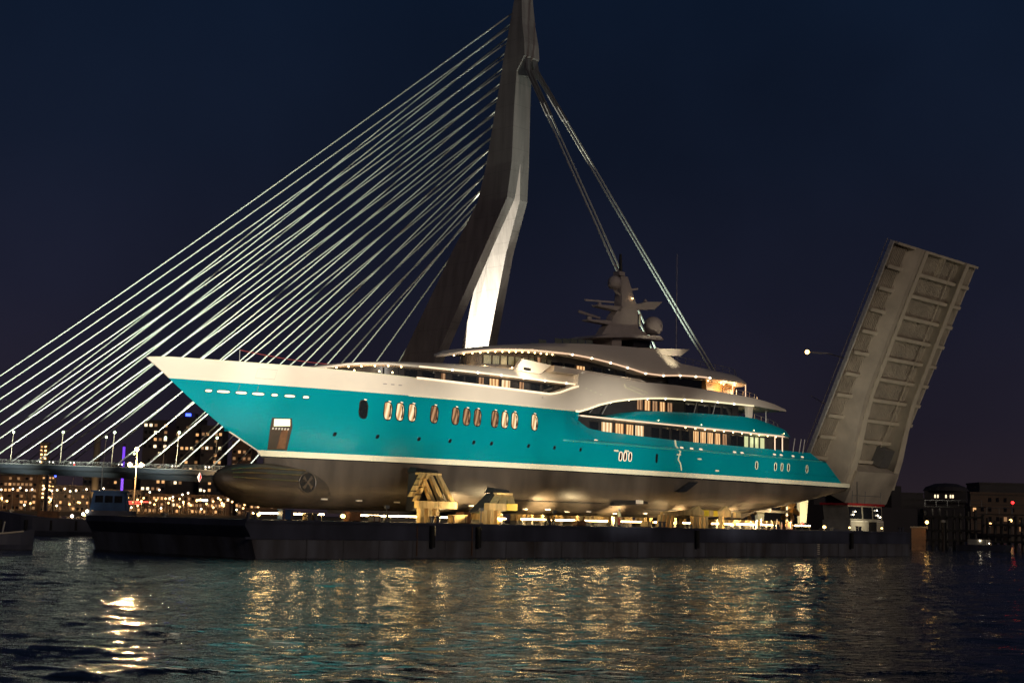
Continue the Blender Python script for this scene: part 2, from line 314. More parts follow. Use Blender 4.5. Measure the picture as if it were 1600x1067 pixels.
# ------------------------------------------------------------------ cable-stayed bridge
def zdeck(t): return 13.2+0.0272*max(0, -t) if t > -230 else 19.46+0.006*(-230-t)
def build_bridge():
    root = empty('cable_stayed_bridge', (BCX, BCY, 0), -TH, 'pale asymmetric cable stayed bridge with kinked pylon behind the yacht', 'bridge')
    # deck: swept hollow box with sloping sides
    sec = [(-16.5, 0.0), (-16.5, -1.5), (-13.5, -2.0), (-12.5, -3.5), (12.5, -3.5), (13.5, -2.0), (16.5, -1.5), (16.5, 0.0)]
    ts = frange(-400, 108, 40); v = []; f = []
    for t in ts: v += [(t, y, zdeck(t)+z) for y, z in sec]
    n = len(sec)
    for i in range(len(ts)-1):
        for j in range(n): f.append((i*n+j, i*n+(j+1) % n, (i+1)*n+(j+1) % n, (i+1)*n+j))
    f += [tuple(range(n)), tuple(range(len(ts)*n-1, (len(ts)-1)*n-1, -1))]
    link('deck', mesh('deck', v, f, M['bridgedeck']), root)
    for sy in (-16.3, 16.3):
        b = MB()
        for zz, r in ((1.15, 0.07), (0.75, 0.03), (0.4, 0.03)): b.tube([(t, sy, zdeck(t)+zz) for t in ts], r, 4)
        for t in frange(-398, 106, 169): b.box(t-0.05, t+0.05, sy-0.05, sy+0.05, zdeck(t), zdeck(t)+1.15)
        b.build('railing', M['sleeve'], root)
    b = MB()                                        # bright edge profile along the near side
    b.tube([(t, -16.62, zdeck(t)-0.1) for t in ts], 0.14, 4); b.build('edge_profile', M['sleeve'], root)
    # pylon: two legs that meet, then one shaft; sections (z, t0, t1, w inner, w outer)
    LEG = [(6, -27, -19, -14, 13.0, 16.6), (45, -10.7, -4.6, 2.3, 6.7, 9.7), (69.5, 0.6, 6.6, 12.4, 2.6, 5.2), (82, 8.0, 13.4, 18.4, 0.95, 3.6), (91, 10.2, 10.4, 19.2, 0.0, 3.1)]
    for s in (-1, 1):
        v = []
        for z, t0, ti, t1, wi, wo in LEG: v += [(ti, s*wi, z), (t1, s*wi, z), (t1, s*wo, z), (t0, s*wo, z)]
        f = [(0, 1, 2, 3), tuple(range(len(v)-1, len(v)-5, -1))]
        for i in range(len(LEG)-1):
            for j in range(4): f.append((i*4+j, i*4+(j+1) % 4, i*4+4+(j+1) % 4, i*4+4+j))
        link('pylon_leg', mesh('pylon_leg', v, f, M['bridge']), root)
    SH = [(91, 10.2, 19.2, 3.1), (105, 12.8, 19.4, 2.9), (114, 14.4, 19.8, 2.7), (117.5, 15.0, 22.4, 2.7), (121, 15.7, 22.1, 2.6), (126, 16.6, 21.1, 2.4), (132, 17.6, 20.4, 2.1), (139, 18.8, 20.2, 1.5)]
    v = []
    for z, t0, t1, w in SH: v += [(t0, -w, z), (t1, -w, z), (t1, w, z), (t0, w, z)]
    f = [(0, 1, 2, 3), tuple(range(len(v)-1, len(v)-5, -1))]
    for i in range(len(SH)-1):
        for j in range(4): f.append((i*4+j, i*4+(j+1) % 4, i*4+4+(j+1) % 4, i*4+4+j))
    link('pylon_shaft', mesh('pylon_shaft', v, f, M['bridge']), root)
    b = MB(); b.box(-24, -10, -22, 22, 4.0, 8.6); b.build('pylon_cross_beam', M['concrete'], root)
    b = MB()
    for w in (-1, 1): b.hexa([(20.0, w*0.4, 113), (23.2, w*0.4, 112), (23.2, w*2.3, 112), (20.0, w*2.3, 113)], [(20.0, w*0.4, 117), (22.2, w*0.4, 117), (22.2, w*2.3, 117), (20.0, w*2.3, 117)])
    b.build('backstay_anchor_block', M['sleeve'], root)
    # sixteen pairs of stay cables with steel sockets at the deck
    tops = [(4.6, 81.8), (5.4, 84.0), (6.2, 87.0), (6.8, 90.1), (7.4, 93.5), (8.0, 96.6), (8.6, 99.4), (9.3, 102.4), (10.0, 105.4), (10.7, 108.8), (11.4, 112.3), (12.1, 115.7), (12.7, 119.4), (13.5, 123.2), (14.3, 127.0), (15.0, 130.4)]
    for k, (tt, zt) in enumerate(tops):
        td = -69-17*k; zd = zdeck(td)+0.2
        for s in (-1, 1):
            a = Vector((td, s*15.4, zd)); c = Vector((tt+3.0, s*1.3, zt)); q = (c-a)
            m0 = a+q*(7.5/q.length)
            pts = [a+q*(i/10) for i in range(11)]
            pts = [p-Vector((0, 0, 1.0*math.sin(math.pi*i/10)*(q.length/330)**2*2.0)) for i, p in enumerate(pts)]
            cb = MB(); cb.tube(pts, 0.185, 8); co = cb.build('stay_cable', M['cable'], root, smooth='all')
            sb = MB(); sb.tube([a, m0-Vector((0, 0, 0.05))], 0.24, 6); sb.build('cable_socket', M['sleeve'], co)
    for s in (-1, 1):
        for j, dw in enumerate((-0.8, 0.8)):
            a = Vector((22.4, s*1.4+dw*0.9, 114.4)); c = Vector((86, s*12+dw, 13.4)); q = c-a
            co = MB().tube([a, c], 0.22, 8).build('backstay', M['cable'], root, smooth='all')
            MB().tube([a, a+q*0.14], 0.38, 8).build('backstay_socket', M['sleeve'], co)
    # floodlights of the bridge: on added river piles for even stays, on deck for the far leg
    for t, p in ((-66, 1.7e5), (-105, 2.2e5), (-150, 2.2e5), (-195, 1.9e5), (-240, 1.6e5), (-290, 1.6e5)):
        fx = MB(); fx.tube([(t, -42, -3), (t, -42, 2.6)], 0.5, 8); fx.box(t-0.7, t+0.7, -42.7, -41.3, 2.61, 3.1); fx.build('added_flood_pile', M['sleeve'], root)
        spot('stay_flood', root, (t, -42, 3.4), (t-12, -8, 66), p, 104, 0.9, (0.93, 1.0, 0.80), 0.3)
    fx = MB(); fx.box(-13.6, -12.4, -4.1, -2.9, zdeck(0), zdeck(0)+0.8); fx.build('leg_floodlight', M['sleeve'], root)
    spot('leg_flood', root, (-13, -3.5, zdeck(0)+1.4), (5, 6.4, 57), 1.5e6, 29, 0.25, (1.0, 0.95, 0.76), 0.3)
    spot('shaft_flood', root, (50, -9, zdeck(50)+1.2), (18, 0, 85), 0.5e5, 50, 0.8, (1.0, 0.92, 0.72), 0.3)
    spot('backstay_flood', root, (74, -14, zdeck(70)+1.0), (55, -1, 60), 1.2e5, 50, 0.8, (0.85, 1.0, 0.85), 0.3)
    # warning sign below the deck edge: white and red diamond
    b = MB(); b.prism([(-1.1, 0), (0, -1.4), (1.1, 0), (0, 1.4)], -0.08, 0.0)
    sg = b.build('navigation_sign', emi('sign_white_lit', (1.0, 0.95, 0.9), 0.8, (0.8, 0.8, 0.8)), root, loc=(-88, -17.2, zdeck(-88)-2.2))
    b = MB(); b.prism([(0.05, -1.30), (1.08, 0), (0.05, 1.30)], -0.12, -0.085); b.build('red_half', emi('sign_red_lit', (0.9, 0.05, 0.06), 0.6, (0.5, 0.02, 0.02)), sg)
    return root
build_bridge()
# lamps on the bridge deck
lamp_ball = ico('lamp_globe', 0.42, W['green'], 2)
def bridge_lamp(t, w, z, label):
    r = empty('bridge_lamp', brw(t, w, z), -TH, label, 'street lamp', 'lamps along the bridge deck')
    MB().tube([(0, 0, 0), (0.35, 0, 5.5), (0.8, 0, 10.5)], 0.13, 6, 0.08).build('post', M['leafrim'], r)
    link('lamp_head', lamp_ball, r, (0.85, 0, 10.6)); return r
for i, (t, w) in enumerate(((-206, -16), (-172, -16), (-140, -16), (-104, -16), (-196, 16), (-158, 16), (-128, 16), (-92, 16))):
    bridge_lamp(t, w*0.93, zdeck(t)+0.02, 'slender greenish white lamp on the '+('near' if w < 0 else 'far')+' side of the bridge deck, '+['first', 'second', 'third', 'fourth'][i % 4]+' from the left')
# cars waiting on the bridge for the raised leaf
def car_meshes(paint, nm):
    b = MB()
    pro = [(-2.1, 0.35), (2.1, 0.35), (2.15, 0.75), (1.95, 0.95), (1.0, 1.05), (-1.9, 1.08), (-2.12, 0.8)]
    b.prism(pro, -0.86, 0.86); body = b.me(nm+'_body', paint)
    b = MB(); b.hexa([(-1.75, -0.8, 1.06), (1.0, -0.8, 1.04), (1.0, 0.8, 1.04), (-1.75, 0.8, 1.06)], [(-1.2, -0.62, 1.48), (0.25, -0.62, 1.48), (0.25, 0.62, 1.48), (-1.2, 0.62, 1.48)])
    cab = b.me(nm+'_cabin', M['glass'])
    b = MB(); b.lathe([(0.0, -0.1), (0.32, -0.1), (0.32, 0.1), (0.0, 0.1)], 12); wh = b.me(nm+'_wheel', M['tyre'])
    for vv in wh.vertices: x, y, z = vv.co; vv.co = (x, z, y)
    return body, cab, wh
CM = [car_meshes(M['carpaint'], 'dark'), car_meshes(M['cargrey'], 'grey')]
hl = ico('headlight', 0.20, W['headlight'], 1)
for i, t in enumerate((-199, -190, -176, -146, -133, -115.5, -98, -86, -80, -72)):
    k = i % 2; r = empty('waiting_car', brw(t, -9.5, zdeck(t)+0.03), -TH, ('dark' if k == 0 else 'grey')+' car with bright headlights waiting on the bridge deck, '+['first', 'second', 'third', 'fourth', 'fifth', 'sixth', 'seventh', 'eighth', 'ninth', 'tenth'][i]+' from the left edge', 'car', 'cars waiting on the bridge')
    bm_, cb_, wh_ = CM[k]; link('body', bm_, r); link('cabin', cb_, r)
    for x in (-1.35, 1.35):
        for y in (-0.8, 0.8): link('wheel', wh_, r, (x, y, 0.33))
    for y in (-0.62, 0.62): link('headlight', hl, r, (2.15, y, 0.78))

# ------------------------------------------------------------------ raised bascule leaf
def build_leaf():
    HX, HY, HZ = brw(110, 0, 13.1)
    root = empty('bascule_leaf', (HX, HY, HZ), 0, 'raised grey bascule bridge leaf showing its ribbed underside', 'drawbridge')
    root.matrix_world = Matrix.Translation((HX, HY, HZ)) @ Matrix.Rotation(-TH, 4, 'Z') @ Matrix.Rotation(-R(65), 4, 'Y')
    L = 47.0
    MB().box(-1, L, -16.5, 15.5, -0.35, 0).build('deck_plate', M['leaf'], root)
    MB().box(-1, L, -16.85, -16.5, -0.5, 0.25).build('edge_beam', mat('leaf_edge_paint', (0.75, 0.74, 0.70), 0.5), root)
    MB().box(-1, L, 15.5, 15.9, -0.5, 0.25).build('edge_beam', M['leafrim'], root)
    dep = [(0, 4.9), (6, 4.3), (13, 3.0), (19, 2.2), (47, 1.9)]
    GY = (-6.9, 9.6)
    b = MB(); xs = [0, 3, 6, 9.5, 13, 18, 30, 47]
    for x0, x1 in zip(xs, xs[1:]):                   # sloping outer skin of the box girder
        d0, d1 = interp(x0, dep)+0.1, interp(x1, dep)+0.1
        b.hexa([(x0, -9.0, -d0), (x1, -9.0, -d1), (x1, -7.75, -d1), (x0, -7.75, -d0)], [(x0, -10.9, -0.36), (x1, -10.9, -0.36), (x1, -7.75, -0.36), (x0, -7.75, -0.36)])
    b.build('box_girder_skin', M['leaf'], root)
    for gy in GY:                                    # main girders: web and wide bottom flange
        b = MB(); xs = [0, 3, 6, 9.5, 13, 18, 30, 47]
        for x0, x1 in zip(xs, xs[1:]):
            d0, d1 = interp(x0, dep), interp(x1, dep)
            b.hexa([(x0, gy-0.2, -d0), (x1, gy-0.2, -d1), (x1, gy+0.2, -d1), (x0, gy+0.2, -d0)], [(x0, gy-0.2, -0.36), (x1, gy-0.2, -0.36), (x1, gy+0.2, -0.36), (x0, gy+0.2, -0.36)])
        g = b.build('main_girder', M['leaf'], root); b = MB()
        for x0, x1 in zip(xs, xs[1:]):
            d0, d1 = interp(x0, dep), interp(x1, dep); h0, h1 = (0.62+0.16*max(0, d0-1.9), 0.62+0.16*max(0, d1-1.9))
            b.hexa([(x0, gy-h0, -d0-0.2), (x1, gy-h1, -d1-0.2), (x1, gy+h1, -d1-0.2), (x0, gy+h0, -d0-0.2)], [(x0, gy-h0, -d0-0.003), (x1, gy-h1, -d1-0.003), (x1, gy+h1, -d1-0.003), (x0, gy+h0, -d0-0.003)])
        b.build('girder_flange', M['leafrim'], g)
    xb = [4.1+4.25*i for i in range(10)]
    for x in xb:
        for y0, y1, dd in ((-16.4, -11.0, 0.95), (GY[0]+0.22, GY[1]-0.22, 1.15), (GY[1]+0.22, 15.4, 0.95)):
            b = MB(); b.box(x-0.08, x+0.08, y0, y1, -dd, -0.36); b.box(x-0.32, x+0.32, y0, y1, -dd-0.14, -dd-0.003); b.build('cross_beam', M['leafrim'], root)
    MB().box(L-0.4, L+0.05, -16.4, 15.4, -1.3, -0.36).build('end_beam', M['leafrim'], root)
    b = MB()                                         # closely spaced deck stiffeners
    for y in frange(-16.0, 15.0, 54):
        if min(abs(y-g) for g in GY) > 0.5 and not -11.8 < y < -6.4: b.box(0.5, L-0.5, y-0.12, y+0.12, -0.72, -0.36)
    tag(b.build('stiffener_ribs', M['leaf'], root), kind='stuff')
    MB().box(1.0, L-1.5, 5.9, 6.05, -1.45, -1.3).build('cable_tray', M['leafrim'], root)
    for y in (1.0, 2.1): MB().box(42.4, L-0.4, y, y+0.15, -1.2, -0.73).build('trimmer', M['leafrim'], root)
    MB().box(-3.0, 3.6, GY[0]+0.4, GY[1]-0.4, -5.4, -1.4).build('counterweight_box', M['leaf'], root)
    MB().box(3.8, 7.5, 5.5, 8.8, -3.0, -0.8).build('machinery_housing', M['sleeve'], root)
    for sy in (-16.6, 15.6):
        b = MB(); b.box(0, L, sy, sy+0.08, 1.05, 1.15)
        for x in frange(0.2, L-0.2, 24): b.box(x-0.04, x+0.04, sy, sy+0.08, 0.25, 1.05)
        b.build('railing', M['leaf'], root)
    p = MB().tube([(23.6, -15.5, 0), (23.0, -15.5, 4.6), (21.6, -15.5, 8.8)], 0.14, 6, 0.1).build('lamp_post', M['leafrim'], root)
    link('lamp_head', ico('leaf_lamp', 0.42, W['amberbig'], 2), p, (21.6, -15.5, 8.9))
    b = MB(); b.tube([(14, -15.5, 0), (14.3, -15.5, 4.6)], 0.08, 5, 0.05); b.build('lamp_post', M['sleeve'], root)
    return root
build_leaf()
b = MB(); b.box(96, 116, -17.5, 17.5, -4, 7.5); b.box(98, 113, -16.5, -12.5, 7.5, 12.0); b.box(98, 113, 12.5, 16.5, 7.5, 12.0)
o = b.build('bascule_pier', M['bld1'], loc=(BCX, BCY, 0), rz=-TH); tag(o, 'concrete pier under the raised bridge leaf', 'pier')
b = MB(); b.lathe([(19, -4), (19, 3.4), (16, 4.0), (0, 4.0)], 20)
o = b.build('pylon_pier', M['concrete'], loc=(*brw(-14, 0)[:2], 0)); tag(o, 'round concrete pier below the bridge pylon', 'pier')

# ------------------------------------------------------------------ the yacht (u: bow to stern, y: near side negative, w: height above the barge deck)
STEM = [(1, 13.0), (3, 12.6), (5.0, 12.2), (5.9, 11.6), (7.6, 8.1), (9.8, 4.6), (11.55, 2.15), (13.0, 0.0), (14, -.6)]
def us_(w): return interp(w, STEM)
def bh(u, w):
    wn = max(0, min(1, (w-5.5)/7.5))
    x = max(0, min(1, (u-us_(w))/lerp(46, 45, wn)))
    b = lerp(7.0, 7.5, wn)*(1-(1-x)**lerp(1.75, 2.2, wn))
    if u > 72: b -= .9*((u-72)/28)**1.6
    if w > 10.15: b -= .10*(min(w, 13)-10.15)*x
    if w > 13: b -= .15*(w-13)
    if w > 8.47 and u > 43.5 and w < 10.9: b -= (0.5+0.55*(w-8.47))*min(1, (u-43.5)/6)
    return max(b, 0)
def wk(u): return 1.0+4.0*max(0, (u-70)/30)**1.5
BF = [(0.0, 0.30), (0.03, 0.52), (0.10, 0.72), (0.22, 0.86), (0.42, 0.955), (0.7, 0.99), (1.0, 1.0)]
def bbot(u, f): return bh(u, 5.45)*interp(f, BF)
def bottom_pt(u, f, off=0.0): return (u, -(bbot(u, f)+off), wk(u)+f*(5.45-wk(u)))
YR = empty('motor_yacht', bw_(-14.179, 11.0, 3.0), RZ, 'long teal and cream motor yacht carried on the barge', 'yacht')
def loft(name, us, rows, m, parent=YR, smooth=True, ends=True):
    v = []; f = []; k = None
    for u in us:
        r = rows(u)
        near = [(p[2] if len(p) > 2 else u, -p[0], p[1]) for p in r]; far = [(p[2] if len(p) > 2 else u, p[0], p[1]) for p in reversed(r)]
        ring = near+far; k = len(ring); v += ring
    for i in range(len(us)-1):
        for j in range(k): f.append((i*k+j, i*k+(j+1) % k, (i+1)*k+(j+1) % k, (i+1)*k+j))
    if ends: f += [tuple(range(k)), tuple(range(len(us)*k-1, (len(us)-1)*k-1, -1))]
    return link(name, mesh(name, v, f, m, smooth), parent)
def stations(n, p=1.7): return [(i/(n-1))**p for i in range(n)]
TS = stations(70, 1.6)
def level_rows(ws, uend):
    def rows(t):
        r = []
        for w in ws:
            u = us_(w)+t*(uend(w)-us_(w)); r.append((bh(u, w), w, u))
        return r
    return rows
# hull bottom, boot stripe, teal topsides
def rows_bottom(t):
    u = 12.25+t*(98.6-12.25); return [(0.0, wk(u), u)]+[(bbot(u, f), wk(u)+f*(5.36-wk(u)), u) for f, _ in BF]
hull = loft('hull_bottom', TS, rows_bottom, M['bottom'])
def bulb_rows():
    v = []; f = []; N = 22
    prof = [(7.1, 0.02, 3.35), (7.3, 0.55, 3.32), (7.7, 0.95, 3.28), (8.4, 1.38, 3.2), (9.5, 1.75, 3.08), (11, 1.98, 2.98), (13, 2.08, 2.92), (16, 2.08, 2.9), (20, 1.95, 2.75), (25, 1.6, 2.5), (30, 1.1, 2.2)]
    for u, r, wc in prof:
        for j in range(N): a = 2*math.pi*j/N; v.append((u, 0.78*r*math.cos(a), wc+r*math.sin(a)*0.93))
    for i in range(len(prof)-1):
        for j in range(N): f.append((i*N+j, i*N+(j+1) % N, (i+1)*N+(j+1) % N, (i+1)*N+j))
    f.append(tuple(range(N)))
    return mesh('bulbous_bow', v, f, M['bottom'], 'all')
bulb = link('bulbous_bow', bulb_rows(), YR)
for a in (0.25, 0.55, 0.85):                         # bright plate edges along the bulb
    pts = [(u, -0.785*r*math.cos(a), wc+0.935*r*math.sin(a)) for u, r, wc in ((8.4, 1.4, 3.2), (9.5, 1.77, 3.08), (11, 2.0, 2.98), (13, 2.1, 2.92), (16, 2.1, 2.9))]
    MB().tube(pts, 0.035, 4).build('plate_seam', M['bronze'], bulb)
MB().tube([(15.85+0.92*math.cos(a), -1.66, 3.3+0.92*math.sin(a)) for a in frange(0, 2*math.pi, 25)], 0.07, 6).build('thruster_ring', M['bottom'], YR)
b = MB(); b.v = [(15.85, -1.62, 3.3)]+[(15.85+0.9*math.cos(a), -1.64, 3.3+0.9*math.sin(a)) for a in frange(0, 2*math.pi, 24)[:-1]]
b.f = [(0, i, i % 23+1) for i in range(1, 24)]; tun = b.build('thruster_tunnel', M['black'], YR)
for k in range(4):
    a = 0.6+k*math.pi/2; MB().hexa([(15.85, -1.66, 3.25), (15.95, -1.68, 3.25), (15.95, -1.68, 3.4), (15.85, -1.66, 3.4)],
        [(15.85+0.7*math.cos(a), -1.70, 3.3+0.7*math.sin(a)), (15.85+0.7*math.cos(a+.5), -1.70, 3.3+0.7*math.sin(a+.5)), (15.85+0.55*math.cos(a+.5), -1.72, 3.3+0.55*math.sin(a+.5)), (15.85+0.55*math.cos(a), -1.72, 3.3+0.55*math.sin(a))]).build('thruster_blade', M['bottom'], tun)
loft('boot_line', TS, lambda t: [(bh(us_(w)+t*(98.9-us_(w)), w)+0.004, w, us_(w)+t*(98.9-us_(w))) for w in (5.30, 5.47)], M['black'])
loft('boot_stripe', TS, lambda t: [(bh(us_(w)+t*(99.3-us_(w)), w)+0.02, w, us_(w)+t*(99.3-us_(w))) for w in (5.47, 5.97)], M['stripe'])
uend = lambda w: interp(w, [(5.97, 97.2), (8.47, 92.9)])
top1 = loft('topsides', TS, level_rows([5.95, 6.5, 7.1, 7.7, 8.15, 8.47], uend), M['teal'])
def wtop2(u): return interp(u, [(45.7, 11.47), (45.9, 10.9), (46.6, 10.5), (48.2, 9.95), (51, 9.78), (56, 9.66), (64, 9.5), (91, 9.5)])
def rows_top2(t):
    r = []
    for fr in (0, 0.2, 0.4, 0.55, 0.57, 0.8, 1.0):
        u = t*91.0; w = 8.47+fr*(wtop2(u)-8.47); u0 = us_(w); u2 = u0+t*(90.9-u0+(9.5-w)*1.8*(t > 0.9)); w = 8.47+fr*(wtop2(u2)-8.47)
        r.append((bh(u2, w), w, u2))
    return r
TS2 = sorted(set(TS+frange(0.44, 0.60, 40)))
top2 = loft('upper_topsides', TS2, rows_top2, M['teal'])
MB().tube([(u, -(bh(u, 8.46)+0.03), 8.46) for u in frange(43.6, 92.8, 40)], 0.11, 8).build('rubbing_strake', mat('teal_highlight', (0.03, 0.36, 0.38), 0.2, 0.0, 0.03, coat=0.5), YR, smooth='all')  # lighter teal puts the shelf lip highlight into the paint
MB().tube([(u, -(bh(u, 6.75)+0.0), 6.75) for u in frange(79, 95.6, 14)], 0.05, 6).build('quarter_strake', M['teal'], YR, smooth='all')
MB().tube([(us_(w)-0.03, 0, w) for w in frange(5.6, 7.4, 6)], 0.07, 6).build('stem_strip', M['cream'], YR)  # thin cream strip up the lower stem
MB().box(8.15, 9.4, -0.28, 0.28, 7.42, 7.62).build('stem_step', M['teal'], YR)
# cream side: bulwark forward, superstructure side aft
ARCH = [(45.55, 11.47), (47.0, 11.85), (48.8, 12.4), (51, 12.9), (53.5, 13.3), (56.5, 13.65), (59.6, 13.9), (64, 14.08), (68.4, 14.2), (76.7, 14.32), (83.2, 14.12)]
def wc0(u): return 11.47 if u < 45.5 else interp(u, ARCH)
T2T = [(26.5, 14.76), (29, 14.9), (36.4, 15.2), (41.9, 15.35), (45, 15.42), (52, 15.5), (55.6, 15.35), (62, 15.52), (70, 15.45), (77, 15.24), (80, 15.0), (82.6, 14.68), (83.9, 14.3)]
def wc1(u): return interp(u, [(0, 13.0), (2, 13.14), (14, 13.18), (22, 13.12), (34, 12.95), (41.2, 12.86), (42.4, 13.05), (44.6, 13.75), (45.6, 14.0), (45.9, 15.43)]) if u < 45.9 else interp(u, T2T)
def rows_cream(t):
    r = []
    for fr in (0, 0.25, 0.5, 0.75, 1.0):
        u = t*83.8; w = wc0(u)+fr*(wc1(u)-wc0(u)); u0 = max(us_(w), 0)if u < 40 else 0; u2 = u0+t*(83.8-u0) if u < 40 else u
        w = wc0(u2)+fr*(wc1(u2)-wc0(u2)); r.append((bh(u2, w)+0.015, w, u2))
    return r
TS3 = sorted(set(stations(60, 1.6)+frange(0.48, 0.70, 40)))
cream = loft('cream_side', TS3, rows_cream, M['cream'])
MB().tube([(u, -(bh(u, wc1(u))+0.02), wc1(u)+0.03) for u in frange(24.5, 45.6, 30)], 0.10, 6).build('caprail', W['soft'], YR, smooth='all')  # rail glows to look lit, no lamp in it
MB().tube([(u, -(bh(u, wc1(u))+0.015), wc1(u)+0.01) for u in frange(0.2, 24.5, 30)], 0.05, 6).build('caprail', M['stripe'], YR, smooth='all')
MB().tube([(u, -(bh(u, 11.47)+0.03), 11.46) for u in frange(24, 45.0, 20)], 0.06, 6).build('sheer_moulding', M['stripe'], YR, smooth='all')
MB().tube([(45.0, -(bh(45, 11.47)+0.03), 11.46)]+[(u, -(bh(u, w)+0.03), w-0.03) for u, w in ARCH[:10]], 0.09, 6).build('arch_light_strip', W['edge'], YR, smooth='all')
def patch(name, pts, off, m, parent=YR, nb=3):
    "a plate lying on the hull side, its outline given in (u, w)"
    cu = sum(p[0] for p in pts)/len(pts); cw = sum(p[1] for p in pts)/len(pts); v = [(cu, -(bh(cu, cw)+off), cw)]; f = []; n = len(pts)
    for k in range(1, nb+1):
        for u, w in pts: uu, ww = lerp(cu, u, k/nb), lerp(cw, w, k/nb); v.append((uu, -(bh(uu, ww)+off), ww))
    for i in range(n): f.append((0, 1+i, 1+(i+1) % n))
    for k in range(nb-1):
        for i in range(n): a = 1+k*n; f.append((a+i, a+n+i, a+n+(i+1) % n, a+(i+1) % n))
    return link(name, mesh(name, v, f, m, False, fix=False), parent)
def ringp(name, pts, r, off, m, parent):
    P = [(u, -(bh(u, w)+off), w) for u, w in pts]; return MB().tube(P+[P[0], P[1]], r, 5, cap=False).build(name, m, parent)
def stad(u, w, hw, hh, n=7, lean=0.0):
    pts = []
    for k in range(n*2):
        a = 2*math.pi*(k+0.5)/(n*2); c, s_ = math.cos(a), math.sin(a)
        pts.append((u+hw*math.copysign(abs(c)**0.6, c)+lean*s_*hh, w+hh*math.copysign(abs(s_)**0.75, s_)))
    return pts
WN = [(19.85, 0), (22.32, 3), (23.57, 3), (24.86, 3), (27.25, 1), (29.64, 1), (30.91, 1), (32.19, 1), (34.29, 2), (35.52, 3), (36.76, 3), (39.36, 3)]
for u, k in WN:
    pts = stad(u, 9.97, 0.42, 0.80, lean=-lerp(0.34, 0.2, (u-20)/20))
    o = patch('hull_window', pts, 0.012, [M['glass'], W['cur1'], W['cur1'], W['cur2']][k]); ringp('frame', pts, 0.05, 0.02, M['black'], o)
    patch('reveal_glow', [(u-0.22, 10.76), (u+0.02, 10.72), (u+0.08, 10.84), (u-0.2, 10.88)], 0.03, W['pink'], o, 1)  # glowing patch stands in for light on the window reveal
    if k: patch('mullion_shadow', [(u+0.30, 9.35), (u+0.44, 9.55), (u+0.20, 10.4), (u+0.0, 10.6)], 0.02, mat('pane_shade', (0.06, 0.025, 0.015), 0.7), o, 1)  # dark patch paints shade on the right part of the pane
for u in (17.91, 22.11, 26.41, 29.81, 32.51, 34.61, 39.2, 42.62, 46.26):
    pts = stad(u, 7.66, 0.20, 0.21, 6); o = patch('porthole', pts, 0.012, M['glass'], nb=1); ringp('rim', pts, 0.035, 0.02, M['teal'], o)
for u, w in ((52.38, 7.26), (53.1, 7.27), (53.92, 7.28), (77.19, 7.38), (81.24, 7.4), (82.67, 7.41), (84.12, 7.42), (88.42, 7.4)):
    pts = stad(u, w, 0.23, 0.46, 6); o = patch('slim_window', pts, 0.012, M['glass'], nb=1); ringp('rim', pts, 0.05, 0.02, W['pink'] if u < 60 else M['stripe'], o)  # forward rims glow to look lit
o = patch('slim_window', stad(58.4, 7.32, 0.2, 0.5, 6), 0.012, M['glass'], nb=1)
for u, l in zip((5.7, 6.93, 8.43, 9.89, 11.32, 12.68, 14.15), (0.30, 0.56, 0.5, 0.55, 0.3, 0.5, 0.3)):
    pts = stad(u, 10.66, l, 0.13, 5); o = patch('mooring_slot', pts, 0.015, W['slot'], nb=1); ringp('rim', pts, 0.03, 0.02, M['black'], o)
for u in (8.1, 9.7): MB().tube([(u, -(bh(u, w)+0.02), w) for w in (10.85, 11.1, 11.35)], 0.025, 4).build('hanging_line', M['steel'], YR)
o = patch('anchor_light_panel', [(11.95, 8.66), (13.35, 8.72), (13.55, 8.13), (12.12, 8.05)], 0.06, W['edge'])
o = patch('anchor_pocket', [(11.75, 8.75), (13.5, 8.8), (13.8, 8.05), (14.1, 6.05), (12.35, 6.02), (11.85, 7.95)], 0.03, M['bottom'])
patch('anchor_chain_plate', [(12.9, 7.8), (13.5, 7.82), (13.85, 6.2), (13.1, 6.15)], 0.07, M['rust'], o, 2)
for k in range(6): patch('chain_link', stad(12.1+k*0.27, 7.86, 0.08, 0.10, 4), 0.09, M['zinc'], o, 1)
patch('side_hatch', [(9.2, 11.95), (10.9, 11.95), (10.9, 12.75), (9.2, 12.75)], 0.02, M['cream'])
ringp('hatch_seam', [(9.2, 11.95), (10.9, 11.95), (10.9, 12.75), (9.2, 12.75)], 0.018, 0.022, M['mastgrey'], YR)
for u in (21.3, 22.1, 22.9): patch('fuel_cap', stad(u, 12.32, 0.22, 0.06, 4), 0.02, M['mastgrey'], nb=1)
for u, w in ((46.8, 13.9), (47.5, 13.75), (48.2, 13.6), (49, 13.45)): patch('vent', stad(u, w, 0.16, 0.06, 4), 0.02, M['stripe'], nb=1)
for u, w in ((62.2, 7.9), (69.4, 6.45), (66.0, 7.6), (51.6, 7.8), (53.3, 7.85), (49.0, 8.75), (63.5, 8.75), (65.3, 8.75), (67.0, 8.75), (73.5, 8.75), (75.0, 8.75), (82.0, 8.9), (83.5, 8.9), (86.2, 8.9), (88.4, 8.9)):
    patch('side_light', stad(u, w, 0.32 if w > 8.5 else 0.4, 0.10, 5), 0.03, W['pink'] if w > 8.5 else M['stripe'], nb=1)
b = MB(); pts = [(62.6, -(bh(62.6, 9.4)+0.1), 9.5), (62.5, -(bh(62.5, 9)+0.1), 8.9), (62.2, -(bh(62, 8.4)+0.2), 8.2), (62.0, -(bh(62, 7.4)+0.12), 7.4), (62.5, -(bh(62, 7)+0.12), 6.9), (62.7, -(bh(62, 6.4)+0.12), 6.2)]
b.tube(pts, 0.13, 6, 0.07); b.build('hanging_fender_line', M['stripe'], YR)
